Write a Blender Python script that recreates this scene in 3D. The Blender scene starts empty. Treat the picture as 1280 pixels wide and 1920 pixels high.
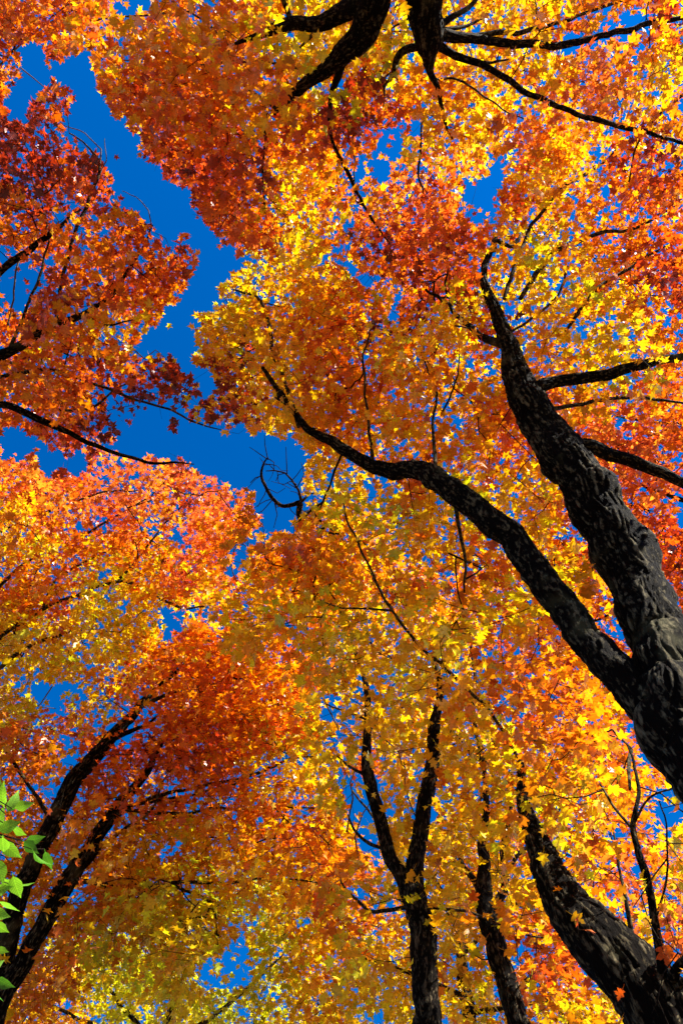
import bpy, math
import numpy as np
from mathutils import Matrix, Vector

R_ = math.radians
scene = bpy.context.scene
rng = np.random.default_rng(11)

# ------------------------------------------------------------------ camera, sky, sun, exposure
PITCH = R_(70.0)
FPX = 1400.0                       # focal length in pixels of the 1280 x 1920 photograph
CAM = np.array([0.0, 0.0, 1.6])
cam_d = bpy.data.cameras.new("camera")
cam_d.sensor_fit = 'AUTO'; cam_d.sensor_width = 36.0
cam_d.lens = 36.0 * FPX / 1920.0
cam_d.clip_end = 2000.0; cam_d.clip_start = 0.05
cam = bpy.data.objects.new("camera", cam_d)
scene.collection.objects.link(cam)
cam.location = CAM
cam.rotation_euler = (math.pi / 2 + PITCH, 0, 0)
scene.camera = cam

SUN_EL, SUN_AZ = R_(38.0), R_(127.0)      # azimuth clockwise from +Y (the way the camera faces)
sun_dir = np.array([math.sin(SUN_AZ) * math.cos(SUN_EL), math.cos(SUN_AZ) * math.cos(SUN_EL), math.sin(SUN_EL)])
world = bpy.data.worlds.new("World"); scene.world = world; world.use_nodes = True
wn = world.node_tree.nodes; wl = world.node_tree.links
wn.clear()
sky = wn.new('ShaderNodeTexSky'); sky.sky_type = 'NISHITA'; sky.sun_disc = False
sky.sun_elevation = SUN_EL; sky.sun_rotation = SUN_AZ
sky.altitude = 600; sky.air_density = 1.0; sky.dust_density = 0.05; sky.ozone_density = 5.0
hs = wn.new('ShaderNodeHueSaturation'); hs.inputs['Saturation'].default_value = 1.55
hs.inputs['Value'].default_value = 1.0; hs.inputs['Hue'].default_value = 0.508
bg = wn.new('ShaderNodeBackground'); bg.inputs['Strength'].default_value = 0.070
wo = wn.new('ShaderNodeOutputWorld')
wl.new(sky.outputs[0], hs.inputs['Color']); wl.new(hs.outputs[0], bg.inputs['Color']); wl.new(bg.outputs[0], wo.inputs[0])

sl = bpy.data.lights.new("sun", 'SUN'); sl.energy = 5.0; sl.angle = R_(0.5); sl.color = (1.0, 0.95, 0.86)
so = bpy.data.objects.new("sun", sl); scene.collection.objects.link(so)
so.rotation_euler = Vector(sun_dir).to_track_quat('Z', 'Y').to_euler()

vs = scene.view_settings
vs.view_transform = 'Standard'; vs.look = 'None'; vs.gamma = 1.0; vs.use_curve_mapping = False
vs.exposure = 1.95
cy = scene.cycles
cy.max_bounces = 8; cy.diffuse_bounces = 4; cy.glossy_bounces = 2; cy.transmission_bounces = 5
cy.use_denoising = True; cy.denoiser = 'OPENIMAGEDENOISE'; cy.denoising_prefilter = 'ACCURATE'
cy.sample_clamp_indirect = 6.0

# ------------------------------------------------------------------ helpers
FW = np.array([0, math.cos(PITCH), math.sin(PITCH)])
RT = np.array([1.0, 0, 0])
UP = np.array([0, -math.sin(PITCH), math.cos(PITCH)])

def P(px, py, d):
    """a point of the place: the photograph's pixel and its own distance along the view axis"""
    px = np.asarray(px, float); py = np.asarray(py, float); d = np.asarray(d, float)
    return CAM + (FW + ((px - 640) / FPX)[..., None] * RT + ((960 - py) / FPX)[..., None] * UP) * d[..., None]

def proj(p):
    v = p - CAM
    z = v @ FW
    return 640 + FPX * (v @ RT) / z, 960 - FPX * (v @ UP) / z, z

def norm(v):
    return v / np.maximum(np.linalg.norm(v, axis=-1, keepdims=True), 1e-9)

def _hash(ix, iy, iz, seed):
    n = (ix * 374761393 + iy * 668265263 + iz * 2147483647 + seed * 1274126177) & 0xFFFFFFFF
    n = ((n ^ (n >> 13)) * 1274126177) & 0xFFFFFFFF
    return ((n ^ (n >> 16)) & 0xFFFF) / 65535.0

def vnoise(p, seed=0):
    p = np.asarray(p, float)
    i = np.floor(p).astype(np.int64); f = p - i; f = f * f * (3 - 2 * f)
    r = 0
    for dx in (0, 1):
        for dy in (0, 1):
            for dz in (0, 1):
                w = (f[:, 0] if dx else 1 - f[:, 0]) * (f[:, 1] if dy else 1 - f[:, 1]) * (f[:, 2] if dz else 1 - f[:, 2])
                r = r + w * _hash(i[:, 0] + dx, i[:, 1] + dy, i[:, 2] + dz, seed)
    return r * 2 - 1

def mesh_np(name, verts, faces, k, smooth=False, mat=None, colors=None, height=None):
    """faces: (n, k) index array"""
    me = bpy.data.meshes.new(name)
    nv, nf = len(verts), len(faces)
    me.vertices.add(nv); me.vertices.foreach_set('co', np.ascontiguousarray(verts, np.float32).ravel())
    me.loops.add(nf * k); me.loops.foreach_set('vertex_index', np.ascontiguousarray(faces, np.int32).ravel())
    me.polygons.add(nf)
    me.polygons.foreach_set('loop_start', np.arange(0, nf * k, k, dtype=np.int32))
    if smooth:
        me.polygons.foreach_set('use_smooth', np.ones(nf, bool))
    if colors is not None:
        at = me.attributes.new('leaf_colour', 'FLOAT_COLOR', 'POINT')
        at.data.foreach_set('color', np.ascontiguousarray(colors, np.float32).ravel())
    if height is not None:
        at = me.attributes.new('bark_height', 'FLOAT', 'POINT')
        at.data.foreach_set('value', np.ascontiguousarray(height, np.float32))
    me.update(calc_edges=True)
    if mat: me.materials.append(mat)
    return me

def link(name, data, parent=None):
    o = bpy.data.objects.new(name, data)
    scene.collection.objects.link(o)
    if parent is not None:
        o.parent = parent
        o.matrix_parent_inverse = parent_inv(parent)
    return o

def parent_inv(p):
    return Matrix.Translation(-Vector(p.location)) if p.type == 'EMPTY' else p.matrix_parent_inverse.copy() if p.parent else Matrix()

def child(name, data, parent):
    """part whose mesh is in world coordinates, under a thing whose Empty only has a location (or a part of it)"""
    o = bpy.data.objects.new(name, data)
    scene.collection.objects.link(o)
    o.parent = parent
    if parent.parent is None:
        o.location = -parent.location
    return o

def thing(name, loc, label, cat, group=None):
    o = bpy.data.objects.new(name, None); scene.collection.objects.link(o)
    o.location = loc; o.empty_display_size = 0.3
    o['label'] = label; o['category'] = cat
    if group: o['group'] = group
    return o

# ------------------------------------------------------------------ materials
def leaf_material(name, source, gloss=0.05):
    m = bpy.data.materials.new(name); m.use_nodes = True
    n, l = m.node_tree.nodes, m.node_tree.links; n.clear()
    if source == 'attribute':
        c = n.new('ShaderNodeAttribute'); c.attribute_name = 'leaf_colour'; col = c.outputs['Color']
    else:
        c = n.new('ShaderNodeObjectInfo'); col = c.outputs['Color']
    geo = n.new('ShaderNodeNewGeometry')
    nz = n.new('ShaderNodeTexNoise'); nz.inputs['Scale'].default_value = 38; nz.inputs['Detail'].default_value = 2
    l.new(geo.outputs['Position'], nz.inputs['Vector'])
    mr = n.new('ShaderNodeMapRange'); mr.inputs[1].default_value = .3; mr.inputs[2].default_value = .7
    mr.inputs[3].default_value = .78; mr.inputs[4].default_value = 1.15
    l.new(nz.outputs[0], mr.inputs[0])
    mul = n.new('ShaderNodeVectorMath'); mul.operation = 'SCALE'
    l.new(col, mul.inputs[0]); l.new(mr.outputs[0], mul.inputs['Scale'])
    df = n.new('ShaderNodeBsdfDiffuse'); tr = n.new('ShaderNodeBsdfTranslucent')
    gm = n.new('ShaderNodeGamma'); gm.inputs[1].default_value = 1.12
    l.new(mul.outputs[0], df.inputs[0]); l.new(mul.outputs[0], gm.inputs[0]); l.new(gm.outputs[0], tr.inputs[0])
    mx = n.new('ShaderNodeMixShader'); mx.inputs[0].default_value = 0.52
    l.new(df.outputs[0], mx.inputs[1]); l.new(tr.outputs[0], mx.inputs[2])
    gl = n.new('ShaderNodeBsdfGlossy'); gl.inputs['Roughness'].default_value = .38
    m2 = n.new('ShaderNodeMixShader'); m2.inputs[0].default_value = gloss
    l.new(mx.outputs[0], m2.inputs[1]); l.new(gl.outputs[0], m2.inputs[2])
    out = n.new('ShaderNodeOutputMaterial'); l.new(m2.outputs[0], out.inputs[0])
    return m

def bark_material(name, dark, light, scale=6.0, bump=.6):
    m = bpy.data.materials.new(name); m.use_nodes = True
    n, l = m.node_tree.nodes, m.node_tree.links; n.clear()
    geo = n.new('ShaderNodeNewGeometry')
    mp = n.new('ShaderNodeMapping'); mp.inputs['Scale'].default_value = (1, 1, .28)
    l.new(geo.outputs['Position'], mp.inputs[0])
    n1 = n.new('ShaderNodeTexNoise'); n1.inputs['Scale'].default_value = scale * 5; n1.inputs['Detail'].default_value = 9; n1.inputs['Roughness'].default_value = .65
    n2 = n.new('ShaderNodeTexNoise'); n2.inputs['Scale'].default_value = 1.7; n2.inputs['Detail'].default_value = 4
    vo = n.new('ShaderNodeTexVoronoi'); vo.feature = 'DISTANCE_TO_EDGE'; vo.inputs['Scale'].default_value = scale * 4
    wv = n.new('ShaderNodeVectorMath'); wv.operation = 'MULTIPLY_ADD'; wv.inputs[1].default_value = (.12, .12, .12)
    l.new(n1.outputs['Color'], wv.inputs[0]); l.new(mp.outputs[0], wv.inputs[2])
    l.new(mp.outputs[0], n1.inputs['Vector']); l.new(geo.outputs['Position'], n2.inputs['Vector']); l.new(wv.outputs[0], vo.inputs['Vector'])
    rp = n.new('ShaderNodeValToRGB')
    rp.color_ramp.elements[0].position = .44; rp.color_ramp.elements[0].color = (*dark, 1)
    rp.color_ramp.elements[1].position = .86; rp.color_ramp.elements[1].color = (*light, 1)
    ha = n.new('ShaderNodeAttribute'); ha.attribute_name = 'bark_height'
    hm = n.new('ShaderNodeMath'); hm.operation = 'MULTIPLY_ADD'; hm.inputs[1].default_value = .24
    l.new(ha.outputs['Fac'], hm.inputs[0]); l.new(n1.outputs[0], hm.inputs[2])
    l.new(hm.outputs[0], rp.inputs[0])
    # lichen patches
    lr = n.new('ShaderNodeValToRGB')
    lr.color_ramp.elements[0].position = .60; lr.color_ramp.elements[0].color = (0, 0, 0, 1)
    lr.color_ramp.elements[1].position = .74; lr.color_ramp.elements[1].color = (.22, .22, .22, 1)
    l.new(n2.outputs[0], lr.inputs[0])
    mx = n.new('ShaderNodeMixRGB'); mx.inputs[2].default_value = (light[0] * 1.35, light[1] * 1.5, light[2] * 1.25, 1)
    l.new(lr.outputs[0], mx.inputs[0]); l.new(rp.outputs[0], mx.inputs[1])
    ad = n.new('ShaderNodeMath'); ad.operation = 'MULTIPLY_ADD'; ad.inputs[1].default_value = 2.0
    l.new(vo.outputs['Distance'], ad.inputs[0]); l.new(n1.outputs[0], ad.inputs[2])
    bp = n.new('ShaderNodeBump'); bp.inputs['Strength'].default_value = bump; bp.inputs['Distance'].default_value = .05
    l.new(ad.outputs[0], bp.inputs['Height'])
    bs = n.new('ShaderNodeBsdfPrincipled'); bs.inputs['Roughness'].default_value = .8
    bs.inputs['Specular IOR Level'].default_value = .04
    l.new(mx.outputs[0], bs.inputs['Base Color']); l.new(bp.outputs[0], bs.inputs['Normal'])
    out = n.new('ShaderNodeOutputMaterial'); l.new(bs.outputs[0], out.inputs[0])
    return m

M_FOL = leaf_material('maple_foliage', 'attribute')
M_LEAF = leaf_material('maple_leaf', 'object')
M_BARK = bark_material('maple_bark', (.0035, .0022, .0012), (.25, .205, .115))
M_BARK2 = bark_material('grey_bark', (.004, .0026, .0016), (.24, .19, .115), 8)
M_TWIG = bark_material('twig_bark', (.008, .005, .003), (.045, .03, .018), 20, .2)
M_PALE = bark_material('bare_twig_bark', (.06, .05, .042), (.26, .24, .21), 20, .2)

# ------------------------------------------------------------------ the ground
gm_ = bpy.data.materials.new('leaf_litter'); gm_.use_nodes = True
n, l = gm_.node_tree.nodes, gm_.node_tree.links
b = n['Principled BSDF']; b.inputs['Roughness'].default_value = .9
t1 = n.new('ShaderNodeTexVoronoi'); t1.inputs['Scale'].default_value = 900
t1.feature = 'F1'
rp = n.new('ShaderNodeValToRGB')
rp.color_ramp.elements[0].color = (.03, .014, .006, 1); rp.color_ramp.elements[1].color = (.11, .05, .016, 1)
sp = n.new('ShaderNodeSeparateColor'); l.new(t1.outputs['Color'], sp.inputs[0]); l.new(sp.outputs[0], rp.inputs[0])
tc = n.new('ShaderNodeTexCoord'); l.new(tc.outputs['Generated'], t1.inputs['Vector'])
l.new(rp.outputs[0], b.inputs['Base Color'])
NG = 61
gx, gy = np.meshgrid(np.sign(np.linspace(-1, 1, NG)) * np.abs(np.linspace(-1, 1, NG)) ** 2 * 600, np.sign(np.linspace(-1, 1, NG)) * np.abs(np.linspace(-1, 1, NG)) ** 2 * 600)
gv = np.stack([gx.ravel(), gy.ravel(), np.zeros(NG * NG)], 1)
rr = np.hypot(gv[:, 0], gv[:, 1])
gv[:, 2] = vnoise(gv * .13, 3) * .12 * np.clip(rr / 6, 0, 1) - .04
gi = np.arange(NG * NG).reshape(NG, NG)
gf = np.stack([gi[:-1, :-1], gi[:-1, 1:], gi[1:, 1:], gi[1:, :-1]], -1).reshape(-1, 4)
g = link('ground', mesh_np('ground', gv, gf, 4, True, gm_)); g['kind'] = 'structure'

# ------------------------------------------------------------------ branches
def spline(pts, rad, step):
    """Catmull-Rom through pts, about one sample per step metres"""
    pts = np.asarray(pts, float); rad = np.asarray(rad, float)
    p = np.vstack([2 * pts[0] - pts[1], pts, 2 * pts[-1] - pts[-2]])
    out, ro = [], []
    for i in range(len(pts) - 1):
        p0, p1, p2, p3 = p[i:i + 4]
        k = max(2, int(np.linalg.norm(p2 - p1) / step))
        t = (np.arange(k) / k)[:, None]
        out.append(.5 * (2 * p1 + (p2 - p0) * t + (2 * p0 - 5 * p1 + 4 * p2 - p3) * t ** 2 + (3 * p1 - p0 - 3 * p2 + p3) * t ** 3))
        ro.append(rad[i] + (rad[i + 1] - rad[i]) * t[:, 0])
    out.append(pts[-1:]); ro.append(rad[-1:])
    return np.vstack(out), np.concatenate(ro)

def polyline(pts, rad, step):
    """crooked twig: straight from joint to joint"""
    out, ro = [], []
    for i in range(len(pts) - 1):
        k = max(2, int(np.linalg.norm(pts[i + 1] - pts[i]) / step)); t = np.arange(k) / k
        out.append(pts[i] + (pts[i + 1] - pts[i]) * t[:, None]); ro.append(rad[i] + (rad[i + 1] - rad[i]) * t)
    return np.vstack(out + [pts[-1:]]), np.concatenate(ro + [rad[-1:]])

def tube(pts, rad, sides, rough=0.0, ridge=0.0, knobs=(), seed=0):
    """tapered limb with swellings, bark ridges and knobs; pts already dense"""
    n = len(pts)
    tan = norm(np.gradient(pts, axis=0))
    a = np.cross(tan[0], [0.3, 0.2, 1.0]); a /= np.linalg.norm(a)
    A = np.zeros((n, 3))
    for i in range(n):
        a = a - tan[i] * (a @ tan[i]); a /= np.linalg.norm(a); A[i] = a
    B = np.cross(tan, A)
    ang = np.arange(sides) / sides * 2 * math.pi
    dirs = A[:, None] * np.cos(ang)[None, :, None] + B[:, None] * np.sin(ang)[None, :, None]
    arc = np.concatenate([[0], np.cumsum(np.linalg.norm(np.diff(pts, axis=0), axis=1))])
    rr = np.repeat(rad[:, None], sides, 1); hgt = np.zeros((n, sides))
    if rough or ridge:
        rm = float(np.median(rad))
        q = np.stack([np.repeat(np.cos(ang)[None], n, 0) * 1.0, np.repeat(np.sin(ang)[None], n, 0) * 1.0, np.repeat(arc[:, None], sides, 1) / min(.2, max(rm * .7, .03)) * .35], -1).reshape(-1, 3)
        big = vnoise(q * 1.1, seed).reshape(n, sides)
        rr = rr * (1 + rough * big)
        if ridge:
            tw = vnoise(q * np.array([2, 2, 1.5]), seed + 3)[:, None] * np.array([.25, .25, 0])
            q2 = (q + tw) * np.array([5.5, 5.5, 2.4]); q3 = (q + tw) * np.array([11, 11, 9])
            rd = 1 - 1.9 * np.abs(vnoise(q2, seed + 5)) ** .8
            rd = np.clip(.62 * rd + .45 * (1 - 1.9 * np.abs(vnoise(q3, seed + 9))), -1, 1).reshape(n, sides)
            rr = rr + ridge * -rd * np.minimum(1, rad / .12)[:, None] * .6
            hgt = -rd
    V = pts[:, None] + dirs * rr[..., None]
    for (c, kr, h) in knobs:                                # burls and branch collars
        dd = np.linalg.norm(V - np.asarray(c), axis=2)
        w = np.exp(-(dd / kr) ** 2)
        V = V + dirs * (w * h)[..., None]
    V = V.reshape(-1, 3)
    idx = np.arange(n * sides).reshape(n, sides)
    nx = np.roll(idx, -1, 1)
    F = np.stack([idx[:-1], nx[:-1], nx[1:], idx[1:]], -1).reshape(-1, 4)
    V = np.vstack([V, pts[-1] + tan[-1] * rad[-1] * .6, pts[0]])
    e, s = len(V) - 2, len(V) - 1
    cap = np.stack([idx[-1], nx[-1], np.full(sides, e), np.full(sides, e)], -1)
    cap0 = np.stack([nx[0], idx[0], np.full(sides, s), np.full(sides, s)], -1)
    T = np.vstack([F[:, [0, 1, 2]], F[:, [0, 2, 3]], cap[:, :3], cap0[:, :3]])
    tube.height = np.concatenate([hgt.ravel(), [0, 0]])
    return V, T

CLEAR = []      # (x0, y0, x1, y1, half width, depth, keep-clear strength) of limbs that stand free of leaves

A_TREE = []
class Tree:
    def __init__(self, name, base, label, group='maple trees in autumn colour'):
        self.root = thing(name, base, label, 'tree', group)
        self.base = np.array(base, float)
        A_TREE.append(self)
        self.nodes = []; self.blobs = []; self.bark = M_BARK; self.limbs = []

    def limb(self, name, pts, clear=.8, sides=None, ground=None, rough=.10, ridge=.022, knobs=(), parent=None, mat=None, feed=True, wob=.22):
        """pts: (px, py, depth, width in px); ground: world points (x, y, z, diameter) below the frame, first"""
        w, r = [], []
        for q in (ground or []):
            w.append(q[:3]); r.append(q[3] / 2)
        for (px, py, d, wd) in pts:
            w.append(P(px, py, d)); r.append(wd * d / FPX / 2)
        w = np.array(w); r = np.array(r)
        if not ground and max(q[3] for q in pts) <= 18: r = r * .82
        rm = r.max()
        sp_, rd = (polyline if name == 'twig' else spline)(w, r, .03 if rm > .12 else .05)
        if len(sp_) > 900:
            k = np.linspace(0, len(sp_) - 1, 900).astype(int); sp_, rd = sp_[k], rd[k]
        nzs = np.stack([vnoise(sp_ * 1.6, 20 + i) + .5 * vnoise(sp_ * 4.1, 30 + i) for i in range(3)], 1)
        ramp = np.clip(np.arange(len(sp_)) / 12, 0, 1)[:, None]
        kink = np.stack([vnoise(sp_ * 3.3, 50 + i) + .5 * vnoise(sp_ * 8.0, 60 + i) for i in range(3)], 1)
        sp_ = sp_ + nzs * ramp * np.minimum(rd * wob, .05)[:, None] + nzs * ramp * .018 + kink * ramp * (.020 if rm < .12 else .012)
        if sides is None:
            sides = (150 if self is A_TREE[0] else 100) if rm > .35 else 56 if rm > .1 else 14 if rm > .04 else 8
        kn = [(P(a, b_, c), kr, h) for (a, b_, c, kr, h) in knobs]
        V, T = tube(sp_, rd, sides, rough, ridge if rm > .05 else 0, kn, seed=len(self.limbs) * 7 + len(name))
        o = child(name, mesh_np(name, V, T, 3, True, mat or self.bark, height=tube.height), parent or self.root)
        self.limbs.append(o)
        if feed:
            s = sp_[::4 if rm < .12 else 7]
            px, py, z = proj(s)
            ok = (z > 1) & (px > -300) & (px < 1600) & (py > -300) & (py < 2200) & (s[:, 2] > 5)
            self.nodes.append(s[ok])
        px, py, z = proj(sp_); hw = rd * FPX / np.maximum(z, .5)
        k = np.unique(np.linspace(0, len(px) - 1, max(3, len(px) // 10)).astype(int))
        for i, j in zip(k[:-1], k[1:]):
            if z[i] > 1 and -200 < px[i] < 1500 and -200 < py[i] < 2100:
                CLEAR.append((px[i], py[i], px[j], py[j], max(hw[i], hw[j]), z[i], clear * min(1, max(.6, hw[i] / 15))))
        return o

# ---------------- tree with two great stems, right
A = Tree('forked_maple', (3.3, 4.1, 0), 'tall maple with a thick dark trunk forking into two great leaning stems')
A.limb('trunk', [(1350, 1450, 5.35, 190), (1280, 1335, 5.85, 160), (1256, 1265, 6.2, 132), (1240, 1190, 6.6, 114), (1182, 1080, 7.25, 102), (1126, 968, 7.9, 94),
                 (1052, 850, 8.75, 82), (1003, 775, 9.3, 72), (968, 705, 9.8, 56), (950, 640, 10.3, 34), (926, 575, 10.9, 22), (908, 525, 11.4, 15), (914, 478, 12.0, 11), (935, 435, 12.7, 6)],
       ground=[(3.35, 4.15, -.3, 1.15), (3.3, 4.1, .3, .9), (3.1, 3.95, 2.0, .78), (2.75, 3.75, 4.2, .74)], clear=1.0, ridge=.05,
       knobs=[(1138, 900, 7.95, .17, .13), (1150, 925, 7.9, .09, .07), (1208, 1020, 7.45, .19, .13), (1222, 1045, 7.4, .10, .06), (1250, 1120, 7.0, .12, .05), (1000, 745, 9.4, .14, .05), (1085, 835, 8.7, .16, .05)])
A.limb('limb', [(1310, 1410, 5.6, 110), (1228, 1345, 5.95, 92), (1150, 1262, 6.4, 72), (1105, 1205, 6.75, 64), (1062, 1150, 7.1, 61), (1010, 1085, 7.5, 57), (960, 1020, 7.95, 54), (905, 962, 8.4, 50), (850, 918, 8.8, 46), (808, 892, 9.2, 42),
                (760, 884, 9.6, 34), (715, 880, 9.9, 31), (665, 858, 10.2, 25), (620, 828, 10.5, 20), (575, 806, 10.8, 14), (540, 760, 11.1, 12), (520, 735, 11.3, 11), (495, 690, 11.8, 7)],
       clear=.98, ridge=.034, knobs=[(1040, 1195, 6.85, .10, .04), (800, 900, 9.1, .12, .05), (735, 890, 9.7, .09, .04), (520, 742, 11.2, .1, .05)])
br = [
    [(1000, 752, 9.4, 36), (1012, 728, 9.4, 28), (1040, 718, 9.45, 23), (1100, 710, 9.5, 23), (1170, 696, 9.5, 20), (1230, 680, 9.55, 18), (1310, 665, 9.6, 14), (1400, 660, 9.7, 8)],
    [(1062, 838, 8.75, 40), (1100, 838, 8.75, 30), (1140, 850, 8.8, 27), (1190, 866, 8.8, 24), (1240, 888, 8.8, 22), (1300, 915, 8.9, 18), (1390, 950, 9.1, 10)],
    [(1005, 765, 9.35, 16), (1050, 765, 9.5, 10), (1120, 752, 9.7, 9), (1200, 748, 10, 8), (1300, 755, 10.2, 5)],
    [(958, 650, 10.2, 20), (925, 640, 10.5, 16), (895, 625, 10.9, 12), (850, 585, 11.5, 8), (800, 540, 12.2, 5)],
    [(925, 470, 12.0, 14), (930, 450, 12.1, 11), (960, 460, 12.2, 8), (975, 440, 12.4, 6)],
    [(945, 560, 11.1, 10), (985, 440, 12.0, 9), (1010, 405, 12.1, 9), (1045, 360, 12.2, 9), (1090, 330, 12.3, 8), (1130, 305, 12.4, 6), (1165, 270, 12.6, 4)],
    [(975, 560, 11.2, 10), (1025, 484, 11.8, 12), (1080, 452, 11.9, 11), (1125, 438, 12, 9), (1190, 428, 12.1, 7), (1240, 400, 12.2, 5), (1300, 370, 12.4, 3)],
    [(1060, 620, 11, 8), (1120, 540, 11.5, 9), (1180, 500, 11.7, 8), (1230, 470, 11.8, 7), (1290, 445, 11.9, 5), (1350, 430, 12, 3)],
    [(815, 890, 9.15, 12), (815, 840, 9.6, 8), (812, 790, 9.9, 7), (815, 740, 10.2, 5), (800, 700, 10.5, 4), (795, 650, 10.9, 3)],
    [(830, 770, 10.0, 5), (845, 740, 10.2, 5), (858, 700, 10.5, 4), (862, 660, 10.8, 3)],
    [(850, 925, 8.8, 10), (864, 1000, 8.9, 8), (870, 1060, 9, 7), (868, 1110, 9.1, 5)],
    [(560, 800, 10.9, 10), (510, 650, 11.9, 9), (500, 600, 12.2, 9), (490, 570, 12.4, 8), (475, 555, 12.6, 6), (440, 545, 12.9, 4)],
    [(700, 872, 10, 10), (690, 800, 10.6, 7), (685, 730, 11.0, 6), (680, 670, 11.4, 5), (700, 600, 12, 3)],
    [(930, 640, 10.5, 6), (1040, 560, 11.3, 6), (1065, 500, 11.7, 5)],
]
for b_ in br:
    A.limb('branch', b_, clear=.8 if b_[0][3] > 14 else .5)

# ---------------- tree overhead, behind the camera
T = Tree('overhead_maple', (.8, -3.5, 0), 'maple overhead whose two black stems reach in over orange and yellow foliage')
T.limb('trunk', [(790, -60, 8.3, 80), (795, 0, 8.6, 68), (797, 45, 8.85, 62), (802, 85, 9.1, 50), (806, 112, 9.3, 28), (810, 138, 9.5, 15), (822, 172, 9.8, 9), (830, 215, 10.2, 7), (850, 260, 10.6, 4)],
       ground=[(.85, -3.55, -.3, .95), (.8, -3.5, .3, .74), (.85, -3.35, 4, .62), (.85, -3.2, 8, .56)], clear=.97, knobs=[(815, 50, 8.8, .14, .04), (815, 80, 9.0, .12, .04)])
T.limb('limb', [(730, -160, 7.9, 70), (708, -40, 8.4, 62), (695, 15, 8.7, 58), (678, 62, 8.95, 52), (650, 102, 9.2, 40), (622, 128, 9.4, 30), (588, 148, 9.65, 24), (556, 172, 9.9, 21), (532, 192, 10.1, 13), (515, 215, 10.3, 6)],
       clear=1.0, ground=[(.8, -3.2, 8.4, .4)])
br = [
    [(700, 5, 8.65, 50), (672, 12, 8.8, 46), (640, 28, 9.0, 36), (605, 42, 9.2, 30), (572, 48, 9.4, 26), (540, 48, 9.6, 24), (510, 55, 9.8, 20), (480, 66, 10, 12), (440, 80, 10.3, 6)],
    [(545, 45, 9.55, 14), (540, 20, 9.5, 13), (530, -5, 9.4, 12), (515, -60, 9.4, 8)],
    [(640, 110, 9.25, 22), (634, 145, 9.5, 16), (622, 180, 9.8, 10), (618, 230, 10.2, 8), (628, 270, 10.5, 7), (650, 320, 11, 8), (670, 360, 11.3, 7), (700, 412, 11.8, 5), (730, 460, 12.3, 3)],
    [(590, 60, 9.3, 10), (575, 80, 9.6, 7), (560, 95, 9.8, 4)],
    [(800, 62, 8.95, 36), (830, 66, 9.0, 24), (880, 72, 9.2, 17), (950, 80, 9.5, 15), (1040, 86, 9.8, 14), (1110, 74, 10, 12), (1180, 54, 10.2, 11), (1290, 30, 10.5, 8), (1400, 0, 10.8, 5)],
    [(860, 72, 9.15, 14), (930, 62, 9.4, 12), (1010, 54, 9.6, 10), (1090, 28, 9.8, 8), (1185, -2, 10, 7), (1290, -40, 10.3, 4)],
    [(805, 75, 9.0, 28), (835, 92, 9.15, 16), (900, 125, 9.4, 12), (985, 172, 9.8, 11), (1060, 208, 10.1, 10), (1140, 232, 10.4, 10), (1210, 250, 10.6, 8), (1300, 272, 10.9, 6), (1400, 300, 11.2, 4)],
    [(875, 112, 9.35, 9), (912, 118, 9.5, 7), (950, 112, 9.7, 4)],
    [(805, 55, 8.9, 26), (826, 46, 8.95, 15), (850, 32, 9, 11), (885, 8, 9.1, 9), (920, -30, 9.2, 6)],
    [(830, 55, 9, 10), (870, 50, 9.2, 8), (910, 32, 9.4, 5)],
    [(798, 90, 9.15, 14), (772, 90, 9.25, 18), (752, 98, 9.35, 17), (742, 114, 9.4, 15), (736, 134, 9.5, 10), (722, 160, 9.8, 6), (715, 200, 10.2, 3)],
    [(800, 100, 9.2, 18), (800, 125, 9.4, 10), (815, 150, 9.7, 6), (860, 150, 9.9, 5), (920, 190, 10.3, 4), (980, 225, 10.7, 3)],
    [(790, 230, 10.6, 4), (787, 280, 10.9, 6), (782, 330, 11.2, 5), (790, 360, 11.5, 3)],
    [(1290, 170, 10.6, 8), (1240, 210, 10.9, 6), (1195, 270, 11.2, 5), (1180, 340, 11.5, 4)],
    [(620, 135, 9.5, 10), (560, 130, 10, 7), (480, 115, 10.6, 6), (400, 120, 11.2, 6), (330, 118, 11.7, 5), (230, 115, 12.2, 3)],
    [(520, 205, 10.2, 8), (430, 150, 11, 6), (310, 140, 11.8, 6), (260, 165, 12.2, 5), (240, 180, 12.4, 3)],
    [(500, 210, 10.5, 5), (495, 300, 11.4, 5), (495, 380, 12.0, 5), (508, 430, 12.4, 4), (520, 470, 12.7, 2)],
    [(430, 80, 10.3, 5), (350, 20, 11, 5), (250, 30, 11.8, 4), (150, 40, 12.4, 3)],
]
for b_ in br:
    T.limb('branch', b_, clear=1.0 if b_[0][3] > 14 else .6)

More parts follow.
